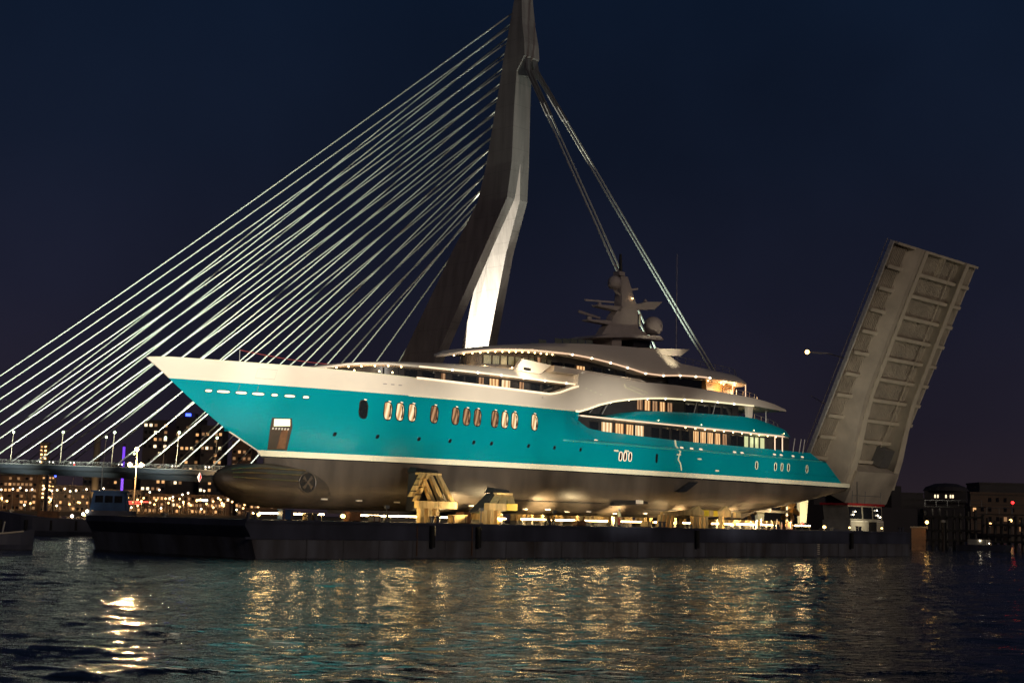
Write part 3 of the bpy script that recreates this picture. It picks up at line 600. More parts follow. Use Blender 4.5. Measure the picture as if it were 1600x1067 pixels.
# fins, anodes, propeller gear under the hull
MB().hexa([(61.6, -6.15, 3.75), (63.4, -6.5, 3.9), (66.3, -6.4, 5.25), (64.6, -6.1, 5.2)], [(61.7, -7.3, 3.8), (63.2, -7.5, 3.9), (65.6, -7.3, 5.0), (64.2, -7.2, 4.95)]).build('stabiliser_fin', M['black'], YR)
fin = MB().hexa([(52.0, -5.6, 2.2), (57.6, -5.6, 2.55), (57.6, -5.8, 3.05), (52.0, -5.8, 2.65)], [(52.0, -6.6, 2.1), (57.6, -6.6, 2.45), (57.6, -6.6, 2.95), (52.0, -6.6, 2.55)]).build('bilge_fin', M['black'], YR)
MB().box(55.6, 56.8, -6.64, -6.605, 2.42, 2.85).build('fin_plate', M['zinc'], fin)
MB().tube([bottom_pt(u, 0.30, 0.03) for u in frange(36, 51, 12)], 0.07, 4).build('bilge_keel', M['black'], YR)
MB().tube([bottom_pt(u, 0.20, 0.03) for u in frange(58, 86, 16)], 0.07, 4).build('bilge_keel', M['black'], YR)
anode = MB().box(-0.35, 0.35, -0.10, 0.0, -0.07, 0.07).me('anode', M['zinc'])
for u, f_ in ((18, .20), (21.5, .19), (25.5, .18), (29.8, .17), (34, .15), (38.5, .14), (41, .11), (44, .12), (47, .09), (50, .10), (54.5, .08), (59, .10), (62.5, .10)):
    link('anode', anode, YR, bottom_pt(u, f_, 0.03))
sk = MB().prism([(78, 2.6), (86, 4.0), (92, 4.5), (92, 3.4), (84, 1.2), (80, 1.0)], -0.25, 0.25).build('skeg', M['bottom'], YR)
for sy in (-1, 1):
    sh = MB().tube([(74, sy*3.2, 2.2), (89.6, sy*3.2, 2.15)], 0.17, 8).build('propeller_shaft', M['steel'], YR)
    MB().bar((85.5, sy*3.2, 2.2), (84.8, sy*4.4, 4.0), 0.35).build('shaft_strut', M['zinc'], sh); MB().bar((85.5, sy*3.2, 2.2), (85.2, sy*1.2, 4.0), 0.35).build('shaft_strut', M['zinc'], sh)
    b = MB(); b.lathe([(0.0, -0.5), (0.34, -0.45), (0.42, 0.0), (0.30, 0.5), (0.0, 0.75)], 12); hub = b.me('propeller', M['bronze'])
    for vv in hub.vertices: x, y, z = vv.co; vv.co = (z, x, y)
    hub = link('propeller', hub, YR, (90.0, sy*3.2, 2.15))
    for k in range(5):
        a = 2*math.pi*k/5+0.3; v = []; f = []
        for i, rr in enumerate((0.3, 0.7, 1.1, 1.45)):
            hw = (0.16, 0.42, 0.5, 0.16)[i]; sk_ = 0.15*i
            for s2 in (-1, 1): v.append((s2*hw*0.5, rr*math.cos(a+sk_)-s2*hw*math.sin(a+sk_), rr*math.sin(a+sk_)+s2*hw*math.cos(a+sk_)))
        for i in range(3): f.append((2*i, 2*i+1, 2*i+3, 2*i+2))
        bl = link('blade', mesh('blade', v, f, M['bronze'], fix=False), hub); md = bl.modifiers.new('thick', 'SOLIDIFY'); md.thickness = 0.06
    MB().hexa([(92.2, sy*3.0, 0.8), (93.6, sy*3.05, 0.9), (93.6, sy*3.35, 0.9), (92.2, sy*3.4, 0.8)], [(91.9, sy*3.0, 4.3), (94.2, sy*3.05, 4.6), (94.2, sy*3.35, 4.6), (91.9, sy*3.4, 4.3)]).build('rudder', M['stripe'], YR)

# ---- recesses, decks and upper works
def nose(u, u0, L, B): x = max(0, min(1, (u-u0)/L)); return B*math.sqrt(max(0, 1-(1-x)**2))
def wall(name, u0, u1, bfn, w0, w1, m, n=24, parent=YR):
    us = frange(u0, u1, n); return loft(name, us, lambda u: [(bfn(u), w0(u) if callable(w0) else w0), (bfn(u), w1(u) if callable(w1) else w1)], m, parent)
hb1 = lambda u: bh(u, 8.4)-1.75
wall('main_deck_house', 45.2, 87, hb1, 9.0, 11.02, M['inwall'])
def pane(name, u0, u1, w0, w1, bfn, m, parent=YR, off=0.02):
    v = [(u0, -(bfn(u0)+off), w0), (u1, -(bfn(u1)+off), w0), (u1, -(bfn(u1)+off), w1), (u0, -(bfn(u0)+off), w1)]
    o = link(name, mesh(name, v, [(0, 1, 2, 3)], m, fix=False), parent)
    MB().box(u0-0.05, u0+0.03, -(bfn(u0)+off+0.05), -(bfn(u0)+off-0.04), w0-0.03, w1+0.03).build('window_post', M['black'], o)
    return o
for a, c, m in ((51.1, 52.9, 'cur2'), (53.3, 54.8, 'cur3'), (55.1, 56.4, 'cur3'), (56.7, 58.2, 'cur2'), (67.0, 68.05, 'cur3'), (68.35, 69.4, 'cur3'), (69.7, 70.8, 'cur3'), (71.1, 72.2, 'cur3'), (72.5, 73.5, 'cur1'),
                (77.0, 77.9, 'greenwin'), (78.2, 79.0, 'greenwin'), (79.3, 80.1, 'greenwin'), (80.4, 81.4, 'greenwin')):
    pane('saloon_window', a, c, 9.35, 10.82, hb1, W[m])
for a in (49.3, 59.5, 61.3, 63.1, 64.9, 74.3, 75.6): pane('dark_window', a, a+1.4, 9.35, 10.82, hb1, M['glass'])
# soffit plate with its lit edge, and the teal band above it
def bsof(u): return bh(u, 11.5)-0.05
loft('upper_deck_plate', frange(45.7, 89.3, 30), lambda u: [(min(bsof(u), nose(-u, -89.6, 9, 7.2)), 11.02), (min(bsof(u), nose(-u, -89.6, 9, 7.2)), 11.14)], M['cream'])
MB().tube([(u, -(bsof(u)+0.02), 11.06) for u in frange(45.9, 83, 30)], 0.085, 6).build('soffit_light_strip', W['pink'], YR, smooth='all')
TUT = [(50.8, 11.25), (52.5, 11.6), (55.7, 12.2), (59, 12.45), (63, 12.62), (70, 12.85), (75.6, 12.96), (78, 12.85), (80.2, 12.55), (83.4, 12.1), (86.5, 11.65), (89.6, 11.22)]
loft('teal_upper_band', frange(50.8, 89.6, 44), lambda u: [(min(bsof(u)-0.02, nose(-u, -89.9, 9, 7.2)), 11.15), (min(bsof(u)+0.04, nose(-u, -89.9, 9, 7.2)), 11.24), (min(bsof(u)-0.25, nose(-u, -89.8, 9, 7.0)), lerp(11.24, interp(u, TUT), 0.6)), (min(bsof(u)-0.62, nose(-u, -89.8, 9, 6.8)), interp(u, TUT))], M['teal'])
MB().tube([(u, -(bsof(u)+0.05), 11.26) for u in frange(51, 83, 30)], 0.06, 6).build('band_edge', bpy.data.materials['teal_highlight'], YR, smooth='all')  # painted highlight along the lower edge of the band
hb2 = lambda u: bh(u, 12)-2.2
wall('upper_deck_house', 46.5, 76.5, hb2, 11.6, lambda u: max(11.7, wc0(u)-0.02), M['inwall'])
for i in range(5): pane('lounge_window', 57.4+i*1.32, 58.45+i*1.32, 12.6, 13.72, hb2, W['cur3' if i in (1, 3) else 'cur1'])
for a in (66.0, 68.4, 70.8, 73.2): pane('dark_window', a, a+2.0, 12.7, 14.0, hb2, M['glass'])
for u in (48.2, 50.2, 65.5, 69.0): MB().bar((u, -(bh(u, 12)-0.9), 11.5), (u+0.9, -(bh(u, 13)-0.7), wc0(u+0.9)), 0.09).build('glass_fin', M['sleeve'], YR)
MB().hexa([(76.6, -6.3, 12.9), (77.4, -6.3, 12.9), (77.4, -5.9, 12.9), (76.6, -5.9, 12.9)], [(76.0, -6.6, 14.3), (77.2, -6.6, 14.3), (77.2, -6.2, 14.3), (76.0, -6.2, 14.3)]).build('deck_pillar', M['cream'], YR)
MB().tube([(81.6, -5.4, 12.0), (81.6, -5.4, 14.1)], 0.06, 6).build('deck_pillar', M['steel'], YR)
for u in (82.6, 84.2): MB().tube([(u, -6.0, 9.3), (u, -6.0, 11.05)], 0.07, 6).build('deck_pillar', W['pink'], YR)  # glow stands in for lamp light on these pillars
for u in (86.6, 88.0, 88.8): MB().tube([(u, -5.9, 9.3), (u+0.5, -5.9, 11.1)], 0.06, 6).build('deck_pillar', M['steel'], YR)
# forward roof over the first opening
def T1B(u): return interp(u, [(16.4, 13.40), (18, 13.75), (21.5, 14.05), (26, 14.12), (46.5, 14.15)])
def b1o(u): return min(bh(u, 14)-0.25, nose(u, 16.3, 8, 6.6))
US1 = [16.35+30.0*t for t in stations(40, 2.0)]
def rows_roof1(u): b_ = b1o(u); wt = interp(u, [(16.3, 13.6), (18, 14.05), (21.5, 14.45)]+T2T[:5]); w0 = T1B(u); return [(max(0.01, b_-0.25), w0), (b_, w0+0.02), (b_, w0+0.22), (max(0.01, b_-0.35), lerp(w0, wt, 0.75)), (max(0.005, b_-0.9), wt)]
loft('forward_roof', US1, rows_roof1, M['cream'])
MB().tube([(u, -(b1o(u)+0.02), T1B(u)+0.10) for u in frange(25, 45.7, 24)], 0.09, 6).build('roof_light_strip', W['soft'], YR, smooth='all')
hb3 = lambda u: min(bh(u, 13.5)-1.7, nose(u, 20.5, 10, 6.0))
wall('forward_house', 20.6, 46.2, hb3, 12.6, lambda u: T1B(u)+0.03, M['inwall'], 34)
for a, c, m in ((34.6, 35.9, 'cur3'), (36.2, 37.4, 'cur2'), (38.6, 39.3, 'cur1'), (28.6, 29.2, 'cur1'), (33.2, 33.9, 'cur1')): pane('cabin_window', a, c, 13.0, 13.98, hb3, W[m])
for a in (22.5, 24.5, 26.5, 30.0, 31.6, 40.2, 42.0, 43.6): pane('dark_window', a, a+1.4, 13.0, 14.0, hb3, M['glass'])
# top house and its long roof
T2B = [(32.9, 16.25), (34, 16.55), (37, 17.0), (41, 17.28), (46, 17.33), (49, 17.2), (52, 16.98), (54.7, 16.73), (57.8, 16.38), (61, 16.42), (64, 16.7), (67, 16.85), (70, 16.93), (80, 16.93)]
T3T = [(32.9, 16.6), (34, 17.05), (37.7, 17.7), (43.7, 18.45), (50, 19.0), (58, 19.42), (62, 19.3), (64.5, 18.85), (65.4, 18.4), (71, 18.2), (77, 17.95), (79.2, 17.35), (80.2, 17.0)]
def b3o(u): return min(nose(u, 32.8, 20, 5.9), nose(-u, -80.4, 5, 5.9)+0.0)
US3 = sorted(set([32.85+47.4*t for t in stations(44, 1.8)]+frange(74, 80.3, 12)))
def rows_roof3(u): b_ = max(0.02, b3o(u)); w0 = interp(u, T2B); wt = interp(u, T3T); return [(max(0.01, b_-0.3), w0), (b_, w0+0.02), (b_, w0+0.25), (max(0.01, b_-0.45), lerp(w0, wt, 0.6)), (max(0.005, b_-1.2), wt)]
loft('top_roof', US3, rows_roof3, M['cream'])
MB().tube([(u, -(b3o(u)+0.02), interp(u, T2B)+0.12) for u in frange(34, 69, 36)], 0.075, 6).build('roof_light_strip', W['pink'], YR, smooth='all')
hb4 = lambda u: min(nose(u, 36.2, 14, 4.7), nose(-u, -69.6, 2, 4.7))
loft('top_house', [36.25+33.3*t for t in stations(36, 1.5)], lambda u: [(max(.02, hb4(u)), 15.1), (max(.02, hb4(u)-0.3), interp(u, T2B)+0.04)], M['inwall'])
for i in range(10):
    a = 37.2+i*0.75; hq = lambda u: hb4(u)-0.05
    pane('bridge_window', a, a+0.66, 15.9, 16.75, hq, M['greyglass'])
pane('cabin_window', 47.9, 49.2, 15.7, 16.5, hb4, W['cur3']); pane('cabin_window', 42.6, 43.2, 16.1, 16.9, hb4, W['cur1'])
for a in (44.5, 46.2, 50.4, 52.4, 54.4): pane('dark_window', a, a+1.5, 15.75, 16.6, hb4, M['glass'])
v = [(36.9, -6.45, 14.95), (40.2, -6.75, 14.80), (41.9, -6.75, 15.85), (38.0, -6.35, 16.15)]
wing = MB().hexa([(p[0], p[1], p[2]) for p in v], [(p[0], p[1]+0.35, p[2]) for p in v]).build('bridge_wing_bulwark', M['cream'], YR)
MB().box(38.0, 39.0, -6.66, -6.62, 15.02, 15.28).build('wing_opening', M['black'], wing)
spot('wing_light', YR, (37.2, -9.2, 14.7), (39.6, -6.6, 15.5), 900, 100, 0.8, (1, 0.85, 0.6), 0.1)
side_shelf = MB()
side_shelf.hexa([(42, -6.9, 15.2), (57, -6.95, 15.3), (57, -5.5, 15.3), (42, -5.5, 15.2)], [(43.2, -6.0, 16.0), (57, -6.0, 15.75), (57, -5.0, 15.75), (43.2, -5.0, 16.0)]).build('side_coaming', M['cream'], YR)
v = [(58.1, -4.75, 19.42), (67.0, -4.9, 20.12), (65.4, -4.9, 19.2), (61.9, -4.8, 18.95)]
fl = MB().hexa([(p[0], p[1], p[2]) for p in v], [(p[0], p[1]+1.2, p[2]+0.02) for p in v]).build('sun_deck_flare', M['cream'], YR)
spot('flare_light', YR, (62.5, -8.0, 17.9), (63.3, -4.8, 19.6), 420, 75, 0.8, (1, 0.88, 0.62), 0.1)
MB().tube([(53.0, -7.02, 14.9), (53.2, -7.05, 14.55), (56.1, -7.05, 14.0), (56.8, -7.05, 14.25)], 0.06, 5).build('boarding_rail', M['stripe'], YR)
MB().tube([(54.0, -7.0, 14.75), (56.6, -7.05, 14.35)], 0.05, 5).build('boarding_rail', M['stripe'], YR)
# small lamps along the roof edges, under the overhangs and on the side deck
lmp = ico('roof_lamp', 0.105, W['white'], 1); lmw = ico('soffit_lamp', 0.09, W['warm'], 1)
for u in (28.7, 31.8, 34.8, 37.95, 41.0, 44.2): link('roof_lamp', lmp, YR, (u, -(b1o(u)+0.10), T1B(u)+0.08))
for u in (46.2, 49.0, 51.9, 54.7, 57.8, 60.9, 63.9, 66.8, 69.5): link('roof_lamp', lmp, YR, (u, -(b3o(u)+0.10), interp(u, T2B)+0.08))
for u in (50.6, 53.6, 56.7, 59.8, 63.2, 66.4, 69.4, 72.6): link('arch_lamp', lmp, YR, (u, -(bh(u, 13.9)+0.06), wc0(u)-0.06))
for u in (58.5, 66.2, 76.5, 83): link('band_lamp', lmw, YR, (u, -(bsof(u)+0.04), 11.42), scale=0.6)
for u in frange(64, 82, 11): link('soffit_lamp', lmw, YR, (u, -(bsof(u)-0.5), 10.98))
for i in range(9):
    a = 0.25+i*0.17; link('soffit_lamp', lmw, YR, (16.3+8*(1-math.sin(a))+0.7, -(nose(16.3+8*(1-math.sin(a)), 16.3, 8, 6.6)*0.86), T1B(16.9+8*(1-math.sin(a)))-0.05))
for i in range(15):
    u = 33.5+0.85*i*0.9; link('soffit_lamp', lmw, YR, (u, -b3o(u)*0.88, interp(u, T2B)-0.04))
for u, yy in ((71.0, -4.6), (72.4, -3.2), (73.8, -4.4), (75.4, -3.6), (76.8, -4.2)): link('soffit_lamp', lmw, YR, (u, yy, 16.88))
for u in (19.5, 21.2, 22.6): link('deck_lamp', lmw, YR, (u, -hb3(u+2)-0.5, 13.5))
for u, yy in ((33.5, -2.4), (35.2, -4.0), (37.6, -5.4), (39.3, -5.8)): link('deck_lamp', lmw, YR, (u, yy, 15.3))
for k, (u, y_, w_, p) in enumerate(((18.0, -2.2, 13.25, 60), (20.0, -4.6, 13.3, 55), (34.4, -1.6, 15.9, 90), (35.8, -3.6, 16.0, 90), (39.0, -4.6, 16.3, 60), (74, -4.9, 16.1, 160), (78, -3.2, 16.0, 120), (80.0, -5.8, 10.4, 30), (79.0, -4.5, 13.3, 14), (55, -6.6, 10.6, 8), (70, -6.4, 10.6, 10))):
    point('deck_glow', YR, (u, y_, w_), p, (1.0, 0.66, 0.32) if k != 7 else (0.85, 1.0, 0.5), 0.45)
for u in (54.7, 57.8, 60.9): spot('shelf_light', YR, (u, -(b3o(u)+0.25), interp(u, T2B)-0.02), (u-0.1, -6.0, 15.2), 14, 95, 0.7, (1, 0.8, 0.45), 0.05)
MB().hexa([(71.0, -4.4, 15.4), (77.5, -3.0, 15.3), (77.5, -2.6, 15.3), (71.0, -2.6, 15.4)], [(70.8, -4.4, 16.9), (78.8, -3.0, 16.9), (78.8, -2.6, 16.9), (70.8, -2.6, 16.9)]).build('aft_lounge_wall', mat('warm_veneer', (0.5, 0.26, 0.10), 0.4), YR)
MB().box(63.2, 69.4, -4.9, -4.72, 15.4, 16.7).build('aft_glass', M['glass'], YR)
# railings
def rail(us, bf, wf, h, parent=YR, posts=9, m='steel'):
    b = MB(); b.tube([(u, -bf(u), wf(u)+h) for u in us], 0.035, 5); b.tube([(u, -bf(u), wf(u)+h*0.55) for u in us], 0.02, 4)
    for u in frange(us[0], us[-1], posts): b.tube([(u, -bf(u), wf(u)-0.1), (u, -bf(u), wf(u)+h)], 0.03, 5)
    return b.build('railing', M[m], parent)
rail(frange(72.5, 82, 10), lambda u: min(5.6, nose(-u, -83.5, 6, 5.6)), lambda u: interp(u, T2T), 0.85, posts=8)
rail(frange(65.5, 78.5, 10), lambda u: min(4.4, nose(-u, -80.5, 6, 4.4)), lambda u: interp(u, T3T), 0.8, posts=10)
rail(frange(79.5, 86.5, 8), lambda u: min(5.2, nose(-u, -88.5, 6, 5.2)), lambda u: interp(u, TUT), 0.95, posts=6)
for u, w_ in ((74.6, 16.6), (77.2, 16.4)): MB().tube([(u, -5.5, 15.2), (u, -5.5, 16.9)], 0.06, 6).build('deck_pillar', W['pink'], YR)  # pillars glow as if lit from the deck
b = MB(); us = frange(43.2, 53, 9)                   # glass wind screen on the sun deck
for i in range(8):
    a, c = us[i], us[i+1]-0.12; w0 = interp(a, T3T)-0.05
    if i == 2: continue
    b = MB(); h = interp(a, [(43, 0.15), (45, 0.75), (53, 0.75)])
    b.hexa([(a, -2.6, w0), (c, -2.6, w0+0.05), (c, -2.56, w0+0.05), (a, -2.56, w0)], [(a, -2.55, w0+h), (c, -2.55, w0+h+0.02), (c, -2.51, w0+h+0.02), (a, -2.51, w0+h)]); b.build('wind_screen', M['greyglass'], YR)
# ---- mast with radars and domes
mast = MB().prism([(53.0, 20.15), (59.2, 20.85), (65.0, 21.05), (65.2, 21.25), (64.6, 21.6), (60, 21.2), (56, 20.9)], -2.6, 2.6).build('mast_platform', M['mastgrey'], YR)
def mast_piece(poly, hw0, name='mast_trunk', par=None, m='mastgrey'): return MB().prism(poly, -hw0, hw0).build(name, M[m], par or mast)
mast_piece([(57.2, 19.4), (58.9, 19.5), (58.9, 20.9), (57.3, 20.7)], 1.6, 'mast_foot')
mast_piece([(61.5, 19.2), (64.5, 19.2), (64.5, 21.1), (61.5, 21.0)], 1.2, 'mast_foot', m='inwall')
tr = mast_piece([(56.8, 21.0), (64.9, 21.5), (65.0, 22.0), (63.2, 22.4), (63.3, 23.8), (62.85, 24.9), (60.05, 24.6), (59.0, 23.6), (58.3, 22.5), (57.6, 22.0)], 0.5)
tr2 = MB().hexa([(60.1, -0.6, 24.5), (62.8, -0.6, 24.8), (62.8, 0.6, 24.8), (60.1, 0.6, 24.5)], [(60.2, -0.32, 28.1), (61.4, -0.32, 28.2), (61.4, 0.32, 28.2), (60.2, 0.32, 28.1)]).build('mast_trunk', M['mastgrey'], mast)
MB().box(59.75, 60.75, -0.45, 0.45, 28.15, 28.6).build('mast_head', M['mastgrey'], mast)
MB().tube([(60.5, 0, 28.5), (60.45, 0, 30.7)], 0.22, 8, 0.14).build('top_pole', M['black'], mast)
mast_piece([(54.5, 22.35), (58.6, 22.3), (58.7, 22.8), (54.6, 22.5)], 0.5, 'radar_bracket')
mast_piece([(56.2, 24.15), (60.1, 24.0), (60.2, 24.6), (56.2, 24.35)], 0.5, 'radar_bracket')
r1 = MB().lathe([(0.0, 0), (0.34, 0), (0.30, 0.35), (0.0, 0.4)], 10, (55.2, 0, 22.5)).build('radar_motor', M['mastgrey'], mast)
MB().hexa([(52.5, -0.9, 22.95), (57.9, 0.7, 22.98), (57.9, 0.9, 22.98), (52.5, -0.7, 22.95)], [(52.5, -0.9, 23.2), (57.9, 0.7, 23.23), (57.9, 0.9, 23.23), (52.5, -0.7, 23.2)]).build('radar_scanner', M['dome'], r1)
r2 = MB().lathe([(0.0, 0), (0.26, 0), (0.22, 0.3), (0.0, 0.35)], 10, (56.9, 0, 24.35)).build('radar_motor', M['mastgrey'], mast)
MB().hexa([(55.1, 0.5, 24.7), (58.5, -0.8, 24.75), (58.5, -0.62, 24.75), (55.1, 0.68, 24.7)], [(55.1, 0.5, 24.88), (58.5, -0.8, 24.93), (58.5, -0.62, 24.93), (55.1, 0.68, 24.88)]).build('radar_scanner', M['dome'], r2)
def dome(c, r, name='satellite_dome'):
    pr = [(0.0, -0.95*r), (0.7*r, -0.9*r), (0.98*r, -0.45*r)]+[(r*math.cos(a), r*math.sin(a)) for a in frange(0, math.pi/2, 7)]
    o = MB().lathe(pr, 20, c).build(name, M['dome'], mast, smooth='all'); return o
dome((58.75, -0.6, 27.15), 0.78); MB().bar((58.9, -0.5, 26.3), (60.4, 0, 26.0), 0.25).build('dome_arm', M['mastgrey'], mast)
dome((65.4, -0.9, 22.95), 1.08); MB().lathe([(0.5, 0), (0.35, 0.6)], 10, (65.3, -0.9, 21.3)).build('dome_arm', M['mastgrey'], mast)
mast_piece([(62.7, 24.55), (66.3, 25.0), (67.8, 26.1), (65.0, 25.75), (62.6, 25.1)], 0.35, 'mast_arm')
mast_piece([(61.7, 26.5), (63.5, 27.0), (63.5, 27.2), (61.6, 26.8)], 0.15, 'mast_arm')
MB().lathe([(0.0, 0.0), (0.2, 0.05), (0.22, 0.2), (0.0, 0.4)], 10, (65.0, 0, 25.75)).build('small_dome', M['dome'], mast)
MB().lathe([(0.0, 0.0), (0.22, 0.03), (0.24, 0.14), (0.0, 0.32)], 10, (59.1, -0.4, 29.0)).build('small_dome', M['dome'], mast)
MB().bar((59.2, -0.4, 29.0), (60.4, 0, 28.6), 0.07).build('dome_arm', M['mastgrey'], mast)
link('mast_lamp', ico('mast_lamp', 0.09, W['warm'], 1), mast, (61.8, -0.72, 25.7)); MB().box(63.0, 63.25, -0.80, -0.76, 22.6, 24.1).build('ladder_panel', M['stripe'], mast)
MB().tube([(69.6, -1.0, 18.1), (69.64, -1.0, 32.0)], 0.05, 5, 0.03).build('whip_antenna', M['mastgrey'], YR)
MB().tube([(9.2+13.2*k/8, 0.25*k, 14.52-0.18*math.sin(math.pi*k/8)) for k in range(9)], 0.03, 4).build('red_line', M['rope'], YR)
for u, y_ in ((9.2, 0.0), (22.4, 2.0)): MB().tube([(u, y_, 13.0), (u, y_, 14.54)], 0.03, 5).build('line_stanchion', M['steel'], YR)

# ------------------------------------------------------------------ barge
def build_barge():
    root = empty('transport_barge', bw_(0, 0, 0), RZ, 'long dark flat-topped barge carrying the yacht', 'barge')
    S0, S1, N1 = -11.4, 91.6, 24.0
    pro = [(S0+3.2, -1.0), (S1, -1.0), (S1, 1.62), (S0+0.9, 1.62)]
    b = MB(); b.prism([(S0+1.5, -1.2), (S1, -1.2), (S1, 1.60), (S0+0.6, 1.60)], 0.0, N1); b.build('lower_hull', M['bargelow'], root)
    b = MB(); b.prism([(S0+0.6, 1.601), (S1, 1.601), (S1, 2.985), (S0, 2.985), (S0, 2.5)], 0.0, N1); b.build('upper_hull', M['barge'], root)
    MB().box(S0+0.05, S1-0.05, 0.05, N1-0.05, 2.987, 3.0).build('deck_plate', M['deck'], root)
    MB().box(S0, S1, -0.10, -0.003, 1.50, 1.68).build('rubbing_strake', M['barge'], root)
    MB().box(S0, S1, -0.14, -0.003, 2.80, 2.99).build('deck_edge', M['barge'], root)
    pl = MB().box(-0.05, 0.05, -0.06, -0.003, -0.2, 1.48).me('side_rib', M['bargelow'])
    for i in range(26): link('side_rib', pl, root, (S0+6+i*3.8, 0, 0))
    fd = MB().tube([(0, -0.28, 2.75), (0, -0.28, 0.9)], 0.24, 8).me('tyre_fender', M['rubber'])
    for s in (8, 13.6, 46, 77): link('fender', fd, root, (s, 0, 0))
    ch = MB().tube([(0, -0.06, 2.8), (0, -0.06, 0.2)], 0.05, 5).me('chain', M['rust'])
    for s in (6.4, 13.0): link('hanging_chain', ch, root, (s, 0, 0))
    mk = MB()
    for k in range(7): mk.box(-0.25, 0.25, -0.02, -0.004, 0.15+k*0.22, 0.26+k*0.22)
    mk.build('draught_marks', M['leafrim'], root, loc=(70.0, 0, 0.05))
    for s in (S0+1.0, -4.5, 9, 24, 41, 62, 80, S1-1.2):
        b = MB()
        for d in (-0.35, 0.35): b.lathe([(0.16, 0), (0.16, 0.5), (0.24, 0.52), (0.24, 0.6), (0.0, 0.6)], 8, (d, 0, 0))
        b.box(-0.7, 0.7, -0.25, 0.25, 0, 0.05); b.build('bollard', M['barge'], root, loc=(s, 0.55, 3.0))
    # low bulwark pieces and rail stubs left on the deck
    b = MB()
    return root
BG = build_barge()
# floodlights standing on the barge deck and lighting the hull bottom
def deck_flood(s, n, aim, watts, deg, label, col=(1.0, 0.78, 0.42), h=0.0):
    r = empty('deck_floodlight', bw_(s, n, 3.0), RZ, label, 'floodlight', 'floodlights on the barge deck')
    MB().box(-0.15, 0.15, -0.15, 0.15, 0, 0.12).build('base', M['sleeve'], r)
    if h: MB().tube([(0, 0, 0.1), (0, 0, h+0.2)], 0.05, 6).build('post', M['sleeve'], r)
    MB().box(-0.2, 0.2, -0.14, 0.10, h+0.14, h+0.42).build('housing', M['sleeve'], r)
    v = [(-0.17, 0.106, h+0.17), (0.17, 0.106, h+0.17), (0.17, 0.106, h+0.39), (-0.17, 0.106, h+0.39)]
    link('lens', mesh('lens', v, [(3, 2, 1, 0)], W['amber'], fix=False), r)
    spot('flood_beam', r, (0, 0.2, h+0.35), aim, watts, deg, 0.9, col, 0.08)
for i, (s, n, aim, p, dg) in enumerate(((24.5, 1.3, (-3.6, 5.0, 1.5), 2600, 46), (34.8, 1.3, (-2.2, 5.2, 1.6), 2000, 70), (47.0, 1.4, (-1.4, 5.4, 1.5), 2000, 70), (60.5, 1.6, (3.5, 5.4, 1.8), 2400, 80), (76.5, 2.2, (4.0, 5.8, 2.2), 2000, 90), (-3.0, 2.2, (-1.0, 7.5, 1.0), 300, 50))):
    deck_flood(s, n, aim, p, dg, 'small amber floodlight on the barge deck, '+['right of the second hull support', 'beside the standing worker', 'left of the yellow shoring', 'right of the yellow shoring', 'under the stern', 'in front of the bulbous bow'][i])
# work lamps under the hull, shaped as long tubes to spread the water sheen
wl = MB().tube([(-1.7, 0, 0), (1.7, 0, 0)], 0.06, 8).me('work_lamp_tube', emi('work_lamp_light', (1.0, 0.67, 0.28), 34))
for i in range(16):
    s_ = -7.5+i*5.2+random.Random(i).uniform(-1, 1); r = empty('work_lamp', bw_(s_, 3.1, 3.0), RZ, 'amber tube work lamp on two stands under the hull, number '+['one', 'two', 'three', 'four', 'five', 'six', 'seven', 'eight', 'nine', 'ten', 'eleven', 'twelve', 'thirteen', 'fourteen', 'fifteen', 'sixteen'][i]+' from the bow', 'lamp', 'work lamps under the hull')
    link('lamp_tube', wl, r, (0, 0, 0.52))
    for x_ in (-1.5, 1.5): MB().tube([(x_, 0, 0), (x_, 0, 0.45)], 0.04, 6).build('stand', M['sleeve'], r)
    if i % 2 and i > 4: spot('work_glow', r, (0, 0.15, 0.5), (0.0, 3.2, 1.7), 4000, 80, 0.9, (1.0, 0.72, 0.34), 0.12)
# round amber marker lamps on the barge edge
gl = ico('lamp_glass', 0.21, W['amberbig'], 2); gs = ico('lamp_glass_small', 0.13, W['amberbig'], 2); gr = ico('lamp_glass_red', 0.14, W['red'], 2)
def marker(s, n, big, label, h=0.28, red=False):
    r = empty('marker_lamp', bw_(s, n, 3.0), RZ, label, 'lamp', 'marker lamps along the barge')
    MB().lathe([(0.14, 0), (0.14, 0.05), (0.05, 0.06), (0.05, h), (0.0, h)], 8).build('stem', M['sleeve'], r)
    g = gr if red else (gl if big else gs); link('lamp_glass', g, r, (0, 0, h+0.14), scale=(1, 1, 0.8))
    MB().lathe([(0.2, 0.0), (0.12, 0.06), (0.0, 0.08)], 8, (0, 0, h+0.32)).build('cap', M['sleeve'], r)
    if big or red: spot('marker_glow', r, (0, 0.1, h+0.3), (0, 2.5, h+1.6), 300 if big else 90, 150, 0.5, (1, 0.1, 0.05) if red else (1, 0.6, 0.2), 0.1)
marker(-9.9, 0.5, True, 'round amber lamp under the bulbous bow, leftmost on the barge'); marker(-1.4, 0.5, True, 'round amber lamp left of the tall hull support'); marker(17.0, 0.4, True, 'amber lamp at the foot of the second hull support')
marker(53.3, 0.5, True, 'amber lamp right of the yellow shoring', 0.3); marker(72.1, 0.5, True, 'brightest amber lamp under the stern beside the grey cabin'); marker(77.8, 0.5, False, 'small amber lamp below the cabin windows')
marker(85.5, 0.5, False, 'small orange lamp near the right end of the barge'); marker(68.4, 1.2, False, 'red lamp beside the row of posts under the stern', 0.55, True)

